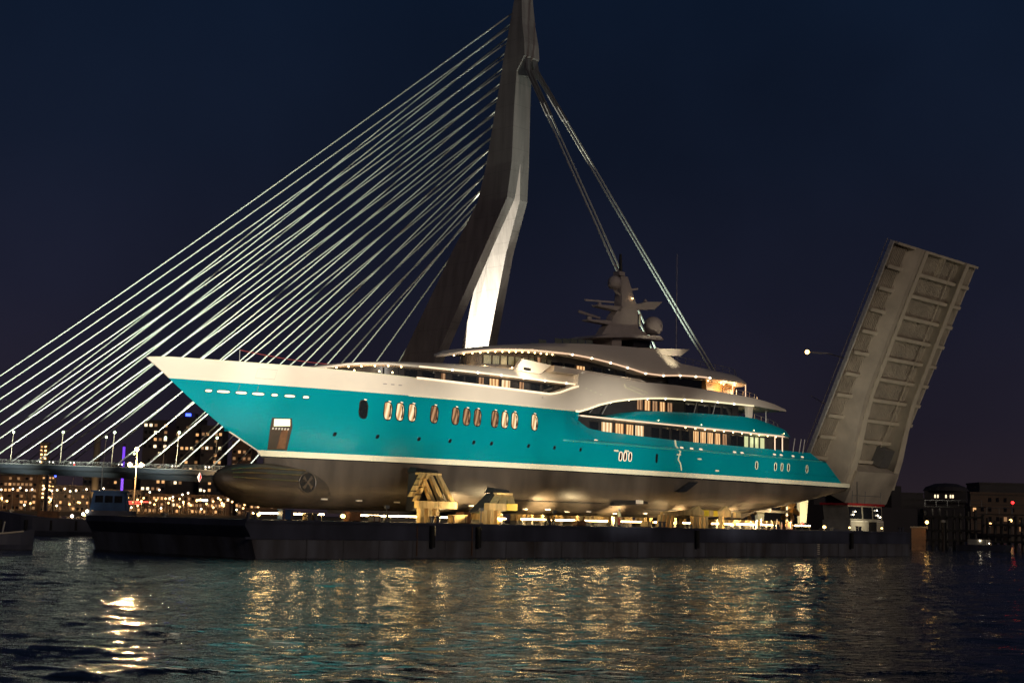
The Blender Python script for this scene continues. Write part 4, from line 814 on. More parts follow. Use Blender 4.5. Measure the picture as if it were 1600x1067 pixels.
# ------------------------------------------------------------------ hull supports
def support(s, label, wt, wb, top, ztop, beam_m, rows):
    r = empty('hull_support', bw_(s, 0.7, 3.0), RZ, label, 'support', 'shoring frames against the hull')
    x1 = wb
    for k in range(3): MB().box(0.1+k*0.9, 0.55+k*0.9, 0.0, 0.5, 0, 1.26).build('leg', M['timber'], r)
    for k in range(2): MB().box(0.0+k*(x1*0.5+0.03)+(0.9 if beam_m else 0), x1*0.5-0.03+k*(x1*0.5+0.03)+(0.9 if beam_m else 0)*(1-k), 0.15, 0.75, 1.27, 1.9).build('beam', M['yellow'] if (beam_m and k) else M['timber'], r)
    h = ztop-3.0
    # dark steel wedge leaning to the hull
    MB().hexa([(1.0, 0.95, 1.27), (x1-0.5, 0.95, 1.27), (x1, 3.4, 1.0), (1.4, 3.4, 1.0)], [(top-0.1, 2.5, h), (top+wt, 2.5, h-0.08), (top+wt+0.2, 3.6, h-0.2), (top+0.1, 3.6, h-0.1)]).build('wedge_body', M['black'], r)
    MB().hexa([(top-0.2, 2.4, h+0.01), (top+wt+0.1, 2.4, h-0.06), (top+wt+0.3, 3.7, h-0.06), (top, 3.7, h)], [(top+0.1, 2.55, h+0.42), (top+wt, 2.55, h+0.28), (top+wt+0.2, 3.7, h+0.35), (top+0.3, 3.7, h+0.5)]).build('rubber_pad', M['rubber'], r)
    # inclined planks on the camera face
    for k in range(3):
        xb = x1*0.38+k*(x1*0.62-0.5)/2; xt = top+0.15+k*(wt-0.55)/2
        MB().hexa([(xb, 0.45, 1.92), (xb+0.5, 0.45, 1.92), (xb+0.5, 0.95, 1.92), (xb, 0.95, 1.92)], [(xt, 2.0, h-0.25), (xt+0.42, 2.0, h-0.25), (xt+0.42, 2.45, h-0.1), (xt, 2.45, h-0.1)]).build('inclined_plank', M['timber'], r)
    MB().box(top-0.15, top+wt, 1.95, 2.45, h-0.22, h-0.02).build('head_beam', M['timber'], r)
    for c in range(rows):                             # stacked blocks on the bow-facing slope
        for k in range(4):
            f0, f1 = k/4+0.02, (k+1)/4-0.02
            P = lambda f, y: (lerp(-0.35, top-0.25, f)+0.55*c, y+0.5*f, lerp(2.2-0.4*c, h-0.05, f))
            a0, a1 = P(f0, 0.8+0.35*c*0), P(f1, 0.8)
            MB().hexa([(a0[0], a0[1], a0[2]), (a0[0]+0.32, a0[1], a0[2]), (a0[0]+0.32, a0[1]+0.5, a0[2]), (a0[0], a0[1]+0.5, a0[2])], [(a1[0], a1[1], a1[2]), (a1[0]+0.32, a1[1], a1[2]), (a1[0]+0.32, a1[1]+0.5, a1[2]), (a1[0], a1[1]+0.5, a1[2])]).build('block', M['timber'], r)
    return r
support(7.3, 'tall timber hull support with three inclined planks, left of the two', 2.6, 4.6, 1.7, 7.45, False, 2)
support(15.0, 'shorter hull support with a yellow beam end, right of the tall one', 2.0, 4.7, 3.9, 5.95, True, 0)
for s_, n_, aim, p in ((14.2, 0.12, (-3.6, 1.0, 1.4), 4200), (24.0, 0.12, (-4.2, 1.2, 0.9), 4600), (3.0, 0.12, (4.4, 1.2, 1.8), 700)):
    deck_flood(s_, n_, aim, p, 70, 'amber floodlight on a short post '+('between the two hull supports' if s_ > 10 and s_ < 20 else ('just right of the second hull support' if s_ > 20 else 'left of the tall hull support')), (1.0, 0.72, 0.32), 1.0)
def shoring(s):
    r = empty('yellow_shoring', bw_(s, 1.6, 3.0), RZ, 'low yellow timber shoring with two gabled frames under the stern half', 'support')
    def gab(x, w, h0, h1): return MB().prism([(x, h0), (x+w, h0), (x+w, h1-0.2), (x+w*0.55, h1+0.35), (x, h1-0.1)], 0.0, 0.5)
    gab(4.2, 2.1, 1.35, 2.0).build('gabled_frame', M['timber'], r); gab(9.6, 1.7, 1.3, 2.1).build('gabled_frame', M['timber'], r)
    for k in range(7): MB().box(-0.8+k*0.7, -0.2+k*0.7, 0, 0.45, 1.35, 1.6+0.05*k).build('packing_block', M['timber'], r)
    for k in range(4): MB().box(6.5+k*0.78, 7.2+k*0.78, 0.0, 0.45, 1.3, 1.95-0.02*k).build('packing_block', M['timber' if k % 2 else 'yellow'], r)
    for k in range(2): MB().box(12.2+k*0.55, 12.6+k*0.55, 0.0, 0.4, 1.25, 1.85).build('packing_block', M['timber'], r)
    for x in (-1.2, -0.5, 0.2, 0.9): MB().hexa([(x-0.4, 0, 0), (x-0.05, 0, 0), (x-0.05, 0.4, 0), (x-0.4, 0.4, 0)], [(x, 0, 1.34), (x+0.35, 0, 1.34), (x+0.35, 0.4, 1.34), (x, 0.4, 1.34)]).build('leg', M['timber'], r)
    for x in (4.4, 5.0, 5.8, 6.6, 9.6): MB().box(x, x+0.42, 0, 0.45, 0, 1.28).build('leg', M['timber'], r)
    MB().box(-1.0, 12.9, 0.1, 0.45, 1.286, 1.296).build('plate', M['rust'], r)
    return r
shoring(43.4)
# keel blocks under the flat bottom
kb = MB().box(-0.28, 0.28, -0.35, 0.35, 0, 0.32).me('block_timber', M['timber']); kc = MB().box(-0.22, 0.22, -0.3, 0.3, 0, 0.36).me('block_concrete', M['concrete']); kp = MB().box(-0.24, 0.24, -0.32, 0.32, 0, 0.30).me('block_top', M['timber'])
rk = random.Random(4)
for i in range(58):
    s = 19.0+i*0.93+rk.uniform(-0.2, 0.2)
    if 45 < s < 56 and i % 2: continue
    n = (5.2, 6.6, 8.2)[i % 3]+rk.uniform(-0.3, 0.3)
    r = empty('keel_block', bw_(s, n, 3.0), RZ, 'stub post of stacked timber blocks in the '+('near', 'middle', 'rear')[i % 3]+' row under the hull', 'keel block', 'keel blocks in rows under the hull')
    link('concrete_block', kc, r); link('timber_block', kb, r, (rk.uniform(-.03, .03), 0, 0.365)); link('timber_block', kp, r, (0, 0, 0.69))
for i in range(9):
    s = 60.5+i*1.05; r = empty('short_post', bw_(s, 3.0, 3.0), RZ, 'short pale post in the row under the stern', 'post', 'row of short posts under the stern')
    MB().tube([(0, 0, 0), (0.12*(i % 2), 0, 0.9+0.15*(i % 3))], 0.10, 6, 0.07).build('post', M['zinc'], r); MB().box(-0.2, 0.2, -0.2, 0.2, 0, 0.05).build('foot', M['rust'], r)
r = empty('striped_pole', bw_(73.4, 6.6, 3.0), RZ, 'striped pole standing beside the propeller under the stern', 'pole')
for k in range(8): MB().tube([(0, 0, 0.4+k*0.4), (0, 0, 0.8+k*0.4)], 0.12, 8).build('band', M['white'] if k % 2 else M['black'], r)
MB().lathe([(0.5, 0), (0.5, 0.08), (0.14, 0.1), (0.14, 0.4)], 10).build('foot', M['rust'], r)
rk = random.Random(8)
for i, (s, n, w_, h, m) in enumerate(((12.4, 1.3, 1.6, 0.7, 'timber'), (13.6, 1.8, 1.2, 0.95, 'rust'), (-5.8, 2.4, 1.0, 0.8, 'blue'), (0.8, 2.0, 1.3, 0.75, 'rust'), (2.6, 1.2, 0.8, 0.5, 'cabin'), (28.8, 1.2, 1.1, 0.45, 'rust'), (39.5, 1.4, 0.9, 0.5, 'timber'), (-4.0, 1.6, 0.9, 0.55, 'timber'))):
    r = empty('deck_crate', bw_(s, n, 3.0), RZ+rk.uniform(-.2, .2), ['pale timber crate between the two big hull supports', 'rusty steel box behind the timber crate', 'blue box below the bulbous bow', 'rusty box left of the tall support', 'small grey box left of the tall support', 'low rusty box right of the second support', 'timber box right of the standing worker', 'timber box beside the blue box'][i], 'crate', 'gear on the barge deck')
    MB().box(-w_/2, w_/2, -0.4, 0.4, 0.06, h).build('box', M[m], r)
    for x in (-w_/2+0.1, w_/2-0.2): MB().box(x, x+0.1, -0.42, 0.42, 0, h+0.02).build('batten', M['rust'], r)
    MB().box(-w_/2-0.02, w_/2+0.02, -0.43, 0.43, h+0.022, h+0.07).build('lid', M[m], r)

# ------------------------------------------------------------------ worker on the barge
def person():
    r = empty('person', bw_(34.5, 0.9, 3.0), RZ+0.3, 'worker in a pale high visibility jacket and red trousers standing on the barge', 'person')
    J = {'pel': (0, 0, .95, .15), 'wai': (0, 0, 1.12, .14), 'che': (0, 0, 1.33, .17), 'nec': (0, 0, 1.52, .06), 'hea': (0, -.01, 1.62, .09), 'crn': (0, 0, 1.74, .08)}
    E_ = [('pel', 'wai'), ('wai', 'che'), ('che', 'nec'), ('nec', 'hea'), ('hea', 'crn')]
    for s, n in ((-1, 'l'), (1, 'r')):
        J.update({n+'sh': (s*.2, 0, 1.42, .08), n+'el': (s*.27, -.02, 1.14, .055), n+'wr': (s*.27, -.13, .9, .038), n+'pa': (s*.26, -.16, .83, .04),
                  n+'hi': (s*.1, 0, .9, .105), n+'kn': (s*.12, -.03, .5, .075), n+'an': (s*.13, .02, .1, .05), n+'to': (s*.15, -.16, .04, .045)})
        E_ += [('che', n+'sh'), (n+'sh', n+'el'), (n+'el', n+'wr'), (n+'wr', n+'pa'), ('pel', n+'hi'), (n+'hi', n+'kn'), (n+'kn', n+'an'), (n+'an', n+'to')]
        for k in range(5):
            a = (k-2)*.016; J[n+'f%d' % k] = (s*(.26-(.03 if k == 4 else 0)), -.19+a, .75-(.01 if k in (1, 2) else 0)+(.05 if k == 4 else 0), .01); E_.append((n+'pa', n+'f%d' % k))
    ks = list(J); me = bpy.data.meshes.new('body'); me.from_pydata([J[k][:3] for k in ks], [(ks.index(a), ks.index(c)) for a, c in E_], [])
    o = link('body', me, r); md = o.modifiers.new('skin', 'SKIN'); sd = me.skin_vertices[0].data
    for i, k in enumerate(ks): sd[i].radius = (J[k][3],)*2; sd[i].use_root = (k == 'pel')
    o.modifiers.new('sub', 'SUBSURF').levels = 1
    dg = bpy.context.evaluated_depsgraph_get(); me2 = bpy.data.meshes.new_from_object(o.evaluated_get(dg)); o.modifiers.clear(); o.data = me2
    me2.materials.clear()
    for m in ('hivis', 'trousers', 'boots', 'skin'): me2.materials.append(M[m])
    for p in me2.polygons:
        z = p.center.z; x = abs(p.center.x); p.use_smooth = True
        p.material_index = 2 if z < .14 else (3 if (z > 1.53 or (z < .9 and x > .2)) else (1 if z < .98 else 0))
    MB().lathe([(0.135, 0), (0.125, 0.08), (0.07, 0.13), (0.0, 0.145)], 12, (0, 0, 1.69)).build('helmet', M['white'], r, smooth='all')
    MB().lathe([(0.186, 0), (0.186, 0.06)], 14, (0, 0, 1.2)).build('reflective_band', M['white'], r)
person()

# ------------------------------------------------------------------ floodlight mast on the near quay, out of the picture on the right: it lights the hull
def flood_mast(x, y, label):
    r = empty('floodlight_mast', (x, y, 2.0), 0, label, 'floodlight')
    MB().tube([(0, 0, 0), (0, 0, 5.0)], 0.12, 8, 0.08).build('mast', M['sleeve'], r); MB().box(-1.6, 1.6, -0.06, 0.06, 4.9, 5.02).build('cross_arm', M['sleeve'], r)
    hd = MB().box(-0.2, 0.2, -0.15, 0.15, -0.2, 0.2).me('lamp_head', M['sleeve'])
    HEADS = [(3, 12.2, 8.8e5, 9.2), (17, 10.8, 8.0e5, 9.6), (34, 8.8, 8.4e5, 8.0), (52, 8.0, 8.6e5, 7.3), (73, 7.6, 7.6e5, 6.8), (90, 7.4, 5.0e5, 6.0)]
    for k, (u, w, p, dg) in enumerate(HEADS):
        lx = -1.5+k*0.6; link('lamp_head', hd, r, (lx, 0, 5.25)); T = Vector(bw_(u-14.18, 11-bh(u, 9), 3+w)); spot('hull_flood', r, (lx, 0.4, 5.25), T-Vector((x, y, 2.0)), p, dg, 1.0, (1.0, 0.94, 0.80), 0.15)
    return r
b = MB(); b.box(14, 60, -22, -2, -3, 2.0); tag(b.build('near_quay', M['concrete']), 'near quay beside the camera', kind='structure')
flood_mast(24, -4, 'floodlight mast on the near quay beside the camera')

# ------------------------------------------------------------------ work boats
def tug_left():
    r = empty('tug_boat', (-57, 193, 0), R(8), 'dark tug with a blue wheelhouse ahead of the barge', 'tug')
    L, B = 24.0, 4.0; xs = frange(-12, 12, 17); v = []; f = []
    for x in xs:
        q = (x+12)/24; bb = B*(1-max(0, (0.28-q)/0.28)**2.2) if q < 0.28 else B*(1-0.12*max(0, (q-0.8)/0.2)); sh = 2.2+1.0*max(0, (0.45-q)/0.45)**1.6
        bb = max(bb, 0.05); v += [(x, -bb*0.85, -0.5), (x, -bb, 0.6), (x, -bb, sh), (x, bb, sh), (x, bb, 0.6), (x, bb*0.85, -0.5)]
    for i in range(16):
        for j in range(6): f.append((i*6+j, i*6+(j+1) % 6, i*6+6+(j+1) % 6, i*6+6+j))
    f += [tuple(range(6)), tuple(range(len(v)-1, len(v)-7, -1))]
    link('hull', mesh('hull', v, f, M['barge']), r)
    MB().box(0.5, 6.5, -2.4, 2.4, 2.2, 3.4).build('deckhouse', M['barge'], r)
    wh = MB().hexa([(0.9, -2.2, 3.41), (5.6, -2.2, 3.41), (5.6, 2.2, 3.41), (0.9, 2.2, 3.41)], [(1.3, -2.0, 5.9), (5.3, -2.0, 5.9), (5.3, 2.0, 5.9), (1.3, 2.0, 5.9)]).build('wheelhouse', M['blue'], r)
    for k in range(3): MB().box(1.6+k*1.25, 2.6+k*1.25, -2.24, -2.19, 4.5, 5.4).build('window', M['glass'], wh)
    MB().box(1.0, 5.5, -2.3, 2.3, 5.91, 6.1).build('wheelhouse_roof', M['blue'], wh)
    MB().tube([(2.0, 0, 6.1), (2.0, 0, 9.5)], 0.08, 6).build('signal_mast', M['sleeve'], r)
    MB().box(-6, -3.4, -0.8, 0.8, 2.25, 3.2).build('towing_winch', M['rust'], r)
    g = ico('tug_lamp', 0.22, W['white'], 1)
    for x, z in ((0.7, 3.3), (0.2, 2.9), (-1.2, 2.6)): link('deck_lamp', g, r, (x, -2.6, z))
    for k in range(7): MB().tube([(-10+k*3.2, -B*0.97, 2.0), (-10+k*3.2, -B*0.97, 0.7)], 0.22, 7).build('tyre_fender', M['rubber'], r)
    MB().tube([(-9.6, -3.2, 1.7), (-9.9, -3.2, -0.2)], 0.10, 6).build('mooring_pole', M['zinc'], r)
tug_left()
def tug_right():
    P = (56.5, 236, 0); r = empty('work_boat', P, RZ, 'grey cabined work boat with a red roof edge behind the right end of the barge', 'boat')
    xs = frange(-9, 11, 13); v = []; f = []
    for x in xs:
        q = (x+9)/20; bb = 3.2*(1-max(0, (0.3-q)/0.3)**2); bb = max(bb, 0.05); sh = 2.6+0.7*max(0, (0.4-q)/0.4)
        v += [(x, -bb*0.85, -0.5), (x, -bb, 0.5), (x, -bb, sh), (x, bb, sh), (x, bb, 0.5), (x, bb*0.85, -0.5)]
    for i in range(12):
        for j in range(6): f.append((i*6+j, i*6+(j+1) % 6, i*6+6+(j+1) % 6, i*6+6+j))
    f += [tuple(range(6)), tuple(range(len(v)-1, len(v)-7, -1))]; link('hull', mesh('hull', v, f, M['barge']), r)
    c = MB().box(-4.5, 6.0, -2.6, 2.6, 2.6, 4.6).build('cabin_base', M['cabin'], r); MB().box(1.2, 3.6, -2.65, -2.605, 2.7, 4.4).build('doorway', M['black'], c)
    for u0, u1 in ((-4.3, -0.5), (-0.2, 0.9), (3.8, 5.8)): MB().box(u0, u1, -2.64, -2.605, 4.38, 4.55).build('panel_strip', M['white'], c)
    w = MB().hexa([(-4.3, -2.4, 4.61), (5.9, -2.4, 4.61), (5.9, 2.4, 4.61), (-4.3, 2.4, 4.61)], [(-4.9, -2.3, 7.0), (5.9, -2.3, 7.0), (5.9, 2.3, 7.0), (-4.9, 2.3, 7.0)]).build('wheelhouse', M['cabin'], r)
    for u0, u1, d in ((-4.4, -0.6, -0.35), (-0.2, 2.6, 0), (3.0, 5.6, 0)):
        wi = MB().hexa([(u0, -2.45, 4.85), (u1, -2.45, 4.85), (u1, -2.41, 4.85), (u0, -2.41, 4.85)], [(u0+d, -2.37, 6.75), (u1+d*.6, -2.37, 6.75), (u1+d*.6, -2.33, 6.75), (u0+d, -2.33, 6.75)]).build('window', M['glass'], w)
    MB().box(-5.3, 6.3, -2.6, 2.6, 7.01, 7.35).build('roof_edge', M['red'], w)
    g = ico('cabin_lamp', 0.13, W['white'], 1)
    for x, y, z in ((-3.0, -2.6, 6.0), (3.8, -2.6, 6.3), (4.1, -2.6, 5.5), (4.9, -2.6, 5.2), (-3.6, -2.6, 5.5)): link('cabin_lamp', g, r, (x, y, z))
    for x in (-3.5, 0.5, 5.5): MB().tube([(x, -2.3, 7.35), (x+0.2, -2.3, 9.3)], 0.06, 5).build('rail_post', M['sleeve'], r)
    MB().tube([(-3.4, -2.3, 8.6), (5.6, -2.3, 8.6)], 0.05, 5).build('roof_rail', M['sleeve'], r); MB().tube([(2, 0, 7.3), (2, 0, 11)], 0.08, 6).build('signal_mast', M['sleeve'], r)
    point('cabin_glow', r, (-2, -5.0, 4.0), 260, (1, 0.85, 0.55), 0.2)
tug_right()
def small_boat():
    r = empty('launch', (-46.5, 122, 0), R(12), 'small dark open launch at the left edge of the picture', 'boat')
    xs = frange(-6, 6, 13); v = []; f = []
    for x in xs:
        q = (x+6)/12; bb = 1.7*(1-max(0, (q-0.6)/0.4)**2.2); bb = max(bb, 0.04); sh = 1.2+0.5*max(0, (q-0.5)/0.5)**2
        v += [(x, -bb*0.7, -0.4), (x, -bb, 0.4), (x, -bb, sh), (x, bb, sh), (x, bb, 0.4), (x, bb*0.7, -0.4)]
    for i in range(12):
        for j in range(6): f.append((i*6+j, i*6+(j+1) % 6, i*6+6+(j+1) % 6, i*6+6+j))
    f += [tuple(range(6)), tuple(range(len(v)-1, len(v)-7, -1))]; link('hull', mesh('hull', v, f, M['barge']), r)
    MB().tube([(x, -1.72*(1-max(0, ((x+6)/12-0.6)/0.4)**2.2)-0.02, 1.16+0.5*max(0, ((x+6)/12-0.5)/0.5)**2) for x in frange(-6, 5.2, 12)], 0.07, 5).build('gunwale', M['leafrim'], r)
    MB().hexa([(-3.5, -1.3, 1.2), (0.5, -1.3, 1.2), (0.5, 1.3, 1.2), (-3.5, 1.3, 1.2)], [(-3.2, -1.1, 2.1), (-0.2, -1.1, 2.1), (-0.2, 1.1, 2.1), (-3.2, 1.1, 2.1)]).build('cuddy', M['barge'], r)
small_boat()

# ------------------------------------------------------------------ timber fenders, brick quay head and things on the right
def fender(x0, y0, x1, y1, n, h, label):
    r = empty('timber_fender', (x0, y0, 0), math.atan2(y1-y0, x1-x0), label, 'fender', 'timber guide fenders beside the bascule pier'); L = math.hypot(x1-x0, y1-y0); rr = random.Random(n)
    for i in range(n):
        x = L*i/(n-1); hh = h+rr.uniform(-0.5, 0.6); MB().tube([(x, rr.uniform(-.1, .1), -2), (x+rr.uniform(-.15, .15), 0, hh)], 0.30, 8, 0.26).build('pile', M['darkwood'], r)
    for z in (1.6, h*0.5, h-1.0): MB().box(-0.3, L+0.3, -0.62, -0.34, z-0.18, z+0.18).build('waler', M['darkwood'], r)
    MB().box(-0.3, L+0.3, -0.4, 0.9, h+0.7, h+0.85).build('walkway', M['darkwood'], r)
    b = MB(); b.tube([(0, -0.3, h+1.9), (L, -0.3, h+1.9)], 0.05, 5)
    for i in range(6): b.tube([(L*i/5, -0.3, h+0.85), (L*i/5, -0.3, h+1.9)], 0.05, 5)
    b.build('handrail', M['sleeve'], r)
    return r
fender(73.5, 252, 81.5, 246, 9, 6.6, 'dark timber pile fender nearer the raised leaf'); fender(82.2, 245.5, 90.5, 238.5, 10, 5.4, 'dark timber pile fender at the right, lower than its neighbour')
b = MB(); b.box(-1.1, 1.1, -1.5, 1.5, -2, 3.6); o = b.build('brick_pier', M['brick'], loc=(67.6, 236, 0), rz=R(-16)); tag(o, 'brick quay head lit by an orange lamp at the end of the barge', 'quay wall')
rb = random.Random(3); brk = MB().box(-0.16, 0.16, -0.03, 0.0, -0.05, 0.05).me('brick', M['brick'])
for j in range(22):
    for i in range(6): link('brick', brk, o, (-0.93+i*0.36+(0.17 if j % 2 else 0), -1.503, 0.9+j*0.125))
MB().box(-1.3, 1.3, -1.7, 1.7, 3.602, 3.85).build('coping', M['concrete'], o)
r = empty('quay_lamp', (68.4, 233.9, 3.85), 0, 'orange lamp on the brick quay head at the right', 'lamp'); MB().tube([(0, 0, 0), (0, 0, 0.5)], 0.06, 6).build('stem', M['sleeve'], r); link('lamp_glass', gl, r, (0, 0, 0.7), scale=1.3); spot('lamp_glow', r, (0, -2.6, 0.6), (-0.8, 0, -1.2), 80, 100, 0.6, (1, 0.5, 0.15), 0.1)
r = empty('control_cabin', (101, 330, 0), R(-20), 'dark bridge control cabin with a row of lit windows at the right', 'building')
MB().box(-4, 4, -3, 3, -2, 9.5).build('tower', M['bld1'], r); MB().box(-4.6, 4.6, -3.6, 3.6, 9.51, 12.2).build('cabin', M['bld1'], r); MB().lathe([(5.2, 0), (4.6, 0.9), (2.5, 1.7), (0, 1.9)], 16, (0, 0, 12.2)).build('roof', M['bld1'], r)
for x in (-2.2, -1.6, 0.2, 1.2, 1.7): MB().box(x-0.16, x+0.16, -3.66, -3.61, 10.6, 11.3).build('lit_window', W['win_w'], r)
r = empty('moored_launch', (81, 243.5, 0), R(-40), 'low boat moored at the foot of the timber fenders', 'boat')
b = MB(); b.prism([(-4.2, -0.3), (3.4, -0.3), (4.4, 1.1), (-4.4, 0.9)], -1.3, 1.3); b.build('hull', M['barge'], r); MB().box(-2.6, 0.6, -1.0, 1.0, 1.0, 1.9).build('cabin', M['cabin'], r)
link('cabin_lamp', ico('launch_lamp', 0.13, W['white'], 1), r, (-0.4, -1.1, 1.7)); link('cabin_lamp', ico('launch_lamp2', 0.10, W['white'], 1), r, (1.2, -1.1, 1.3))

r = empty('leaf_fill_lamp', (72, 237, 0), 0, 'small added fill lamp on a pile, brightening the raised bridge leaf', 'floodlight'); MB().tube([(0, 0, -3), (0, 0, 4.6)], 0.25, 8).build('pile', M['darkwood'], r); MB().box(-0.3, 0.3, -0.3, 0.3, 4.61, 5.0).build('housing', M['sleeve'], r)
spot('leaf_fill_beam', r, (0, 0.4, 5.2), (2, 38, 32), 7500, 70, 0.9, (1.0, 0.92, 0.74), 0.2)  # added lamp, there only to brighten the leaf
# ------------------------------------------------------------------ city: buildings with their windows
wbox = {}
def winmesh(w, h, k):
    if (w, h, k) not in wbox: wbox[(w, h, k)] = MB().box(-w/2, w/2, -0.12, 0.0, -h/2, h/2).me('window', W[k] if k in W else M[k])
    return wbox[(w, h, k)]
def building(name, x, y, w, d, z0, z1, m, label, cols, fh, lit, kinds=('win_w', 'win_o', 'win_d'), ww=1.5, wh=1.5, rz=0.0, roof='flat', zlit=0, seed=1, dark=True):
    r = empty(name, (x, y, z0), rz, label, 'building', 'city buildings across the river'); H = z1-z0; rr = random.Random(seed)
    MB().box(-w/2, w/2, 0, d, 0, H).build('walls', M[m], r)
    MB().box(-w/2-0.3, w/2+0.3, -0.3, d+0.3, H+0.003, H+0.8).build('parapet', M[m], r)
    if roof == 'plant': MB().box(-w*0.28, w*0.22, d*0.2, d*0.7, H+0.81, H+4.0).build('plant_room', M[m], r)
    if roof == 'gable': MB().prism([(-w/2-0.5, H+0.81), (w/2+0.5, H+0.81), (0, H+0.3*w)], 0, d).build('roof', M['bld1'], r)
    fl = int(H/fh)
    for j in range(fl):
        MB().box(-w/2-0.05, w/2+0.05, -0.08, -0.003, (j+1)*fh-0.12, (j+1)*fh+0.12).build('floor_band', M['bld1'], r)
        for i in range(cols):
            zx = -w/2+w*(i+0.5)/cols; zz = (j+0.5)*fh
            if zz > H-0.5: continue
            if rr.random() < lit and zz >= zlit: link('window', winmesh(ww, wh, rr.choice(kinds)), r, (zx, -0.004, zz))
            elif dark and rr.random() < 0.35: link('window', winmesh(ww, wh, 'glass'), r, (zx, -0.004, zz))
    return r
building('apartment_tower', -212, 852, 15, 18, 2.2, 57, 'bld1', 'slim dark tower with rows of lit windows just left of the blue-lit tower', 5, 4.2, 0.36, ww=1.7, wh=1.7, seed=2)
tb = building('office_tower', -197, 870, 15, 20, 2.2, 60, 'bld1', 'tower with a blue light on its roof behind the bridge', 5, 4.2, 0.30, ww=1.7, wh=1.7, seed=3, roof='plant')
MB().box(-1.6, 1.6, -0.5, 0.1, 59.5, 61.2).build('roof_light', W['blue'], tb)
building('apartment_tower', -180, 860, 13, 18, 2.2, 55, 'bld1', 'lit tower between the blue-lit tower and the yacht bow', 5, 4.2, 0.38, ww=1.6, wh=1.7, seed=5)
building('apartment_tower', -161, 858, 12, 18, 2.2, 46, 'bld2', 'lower tower with lit windows beside the bulbous bow', 4, 4.0, 0.40, ww=1.6, wh=1.7, seed=6)
building('apartment_block', -240, 856, 30, 20, 2.2, 27, 'bld1', 'broad dark block with scattered lit windows left of the towers', 10, 4.0, 0.2, ww=1.5, wh=1.5, seed=7)
building('quay_block', -188, 838, 50, 12, 2.2, 13, 'bld2', 'long low quay building glowing orange under the towers', 22, 3.6, 0.42, kinds=('win_o', 'win_d', 'win_d', 'win_d', 'win_w'), ww=1.3, wh=1.6, seed=8)
building('quay_block', -226, 838, 22, 12, 2.2, 15, 'bld3', 'pale low quay building behind the red neon strip', 9, 4.0, 0.35, kinds=('win_o', 'win_d', 'win_d'), ww=1.4, wh=1.6, seed=9)
building('quay_block', -288, 840, 22, 14, 2.2, 23, 'bld2', 'brown quay building with orange windows at the far left', 9, 3.4, 0.45, kinds=('win_o', 'win_d', 'win_d'), ww=1.5, wh=1.5, seed=10)
building('quay_block', -258, 846, 26, 14, 2.2, 17, 'bld3', 'dim quay building right of the far left one', 10, 3.6, 0.25, kinds=('win_o', 'win_d'), ww=1.3, wh=1.5, seed=12)
building('quay_block', -322, 850, 34, 14, 2.2, 16, 'bld1', 'low dark building cut by the left edge', 12, 3.6, 0.25, ww=1.4, wh=1.4, seed=13)
building('quay_block', -146, 842, 26, 12, 2.2, 14, 'bld2', 'low quay building seen below the bulbous bow', 11, 3.6, 0.4, kinds=('win_o', 'win_d', 'win_d'), ww=1.3, wh=1.6, seed=14)
building('church_tower', -277, 848, 4.5, 4.5, 2.2, 42, 'bld3', 'slim tower covered in orange lights at the left, above the bridge', 2, 2.3, 0.9, kinds=('win_o', 'citywarm'), ww=1.1, wh=1.0, seed=15, roof='gable', zlit=8)
building('church_tower', -270.5, 846, 3.6, 4.0, 2.2, 25, 'bld3', 'shorter slim tower covered in orange lights beside the taller one', 2, 2.3, 0.9, kinds=('win_o', 'citywarm'), ww=1.0, wh=1.0, seed=16, roof='gable', zlit=6)
r = empty('concrete_tower', (-175, 605, 0), 0, 'pale round concrete tower standing behind the bridge deck', 'tower'); MB().lathe([(3.4, -2), (2.6, 2), (1.6, 4), (1.35, 34), (0, 34.2)], 14).build('shaft', M['bld3'], r); MB().lathe([(1.9, 0), (1.9, 0.8), (0, 0.9)], 14, (0, 0, 34.2)).build('cap', M['bld3'], r)
spot('tower_light', r, (1.5, -7, 2.5), (0, 0, 18), 9000, 50, 0.8, (1, 0.65, 0.3), 0.3)
g = ico('tower_lamp', 0.55, W['citywarm'], 1); link('foot_lamp', g, r, (0.5, -3.4, 3.4)); link('foot_lamp', g, r, (-2.6, -3.4, 1.2)); link('foot_lamp', g, r, (2.2, -3.4, 1.2))
r = empty('neon_mast', (-226, 836, 2.2), 0, 'tall violet neon strip rising behind the bridge deck', 'sign'); MB().box(-0.8, 0.8, 0.0, 0.8, 0, 40).build('mast', M['bld1'], r); MB().box(-0.7, 0.7, -0.35, -0.01, 13, 38.5).build('neon_tube', W['purple'], r)
r = empty('neon_sign', (-219, 834, 2.2), 0, 'long red neon strip on the quay under the bridge', 'sign'); MB().box(-9.6, 9.6, 0, 0.4, 5.0, 7.4).build('board', M['bld1'], r); MB().box(-9.4, 9.4, -0.3, -0.01, 6.4, 6.9).build('neon_tube', W['neonred'], r); MB().box(-9.4, 5, -0.3, -0.01, 5.2, 5.6).build('neon_tube', W['neonred'], r)
for x in (-9, 9): MB().box(x-0.2, x+0.2, 0, 0.3, 0, 5.0).build('leg', M['bld1'], r)
r = empty('lit_sign', (-178.5, 834, 2.2), 0, 'small white and blue lit sign on the quay left of the bulbous bow', 'sign'); MB().box(-3.6, 3.6, 0, 0.4, 7.6, 9.2).build('board', M['bld1'], r); MB().box(-3.5, 0.2, -0.2, -0.01, 7.8, 9.0).build('panel', W['citywhite'], r).data.materials[0] = W['win_w']; MB().box(0.3, 3.4, -0.2, -0.01, 7.8, 9.0).build('panel', W['cyanwhite'], r)
for x in (-3, 3): MB().box(x-0.2, x+0.2, 0, 0.3, 0, 7.6).build('leg', M['bld1'], r)
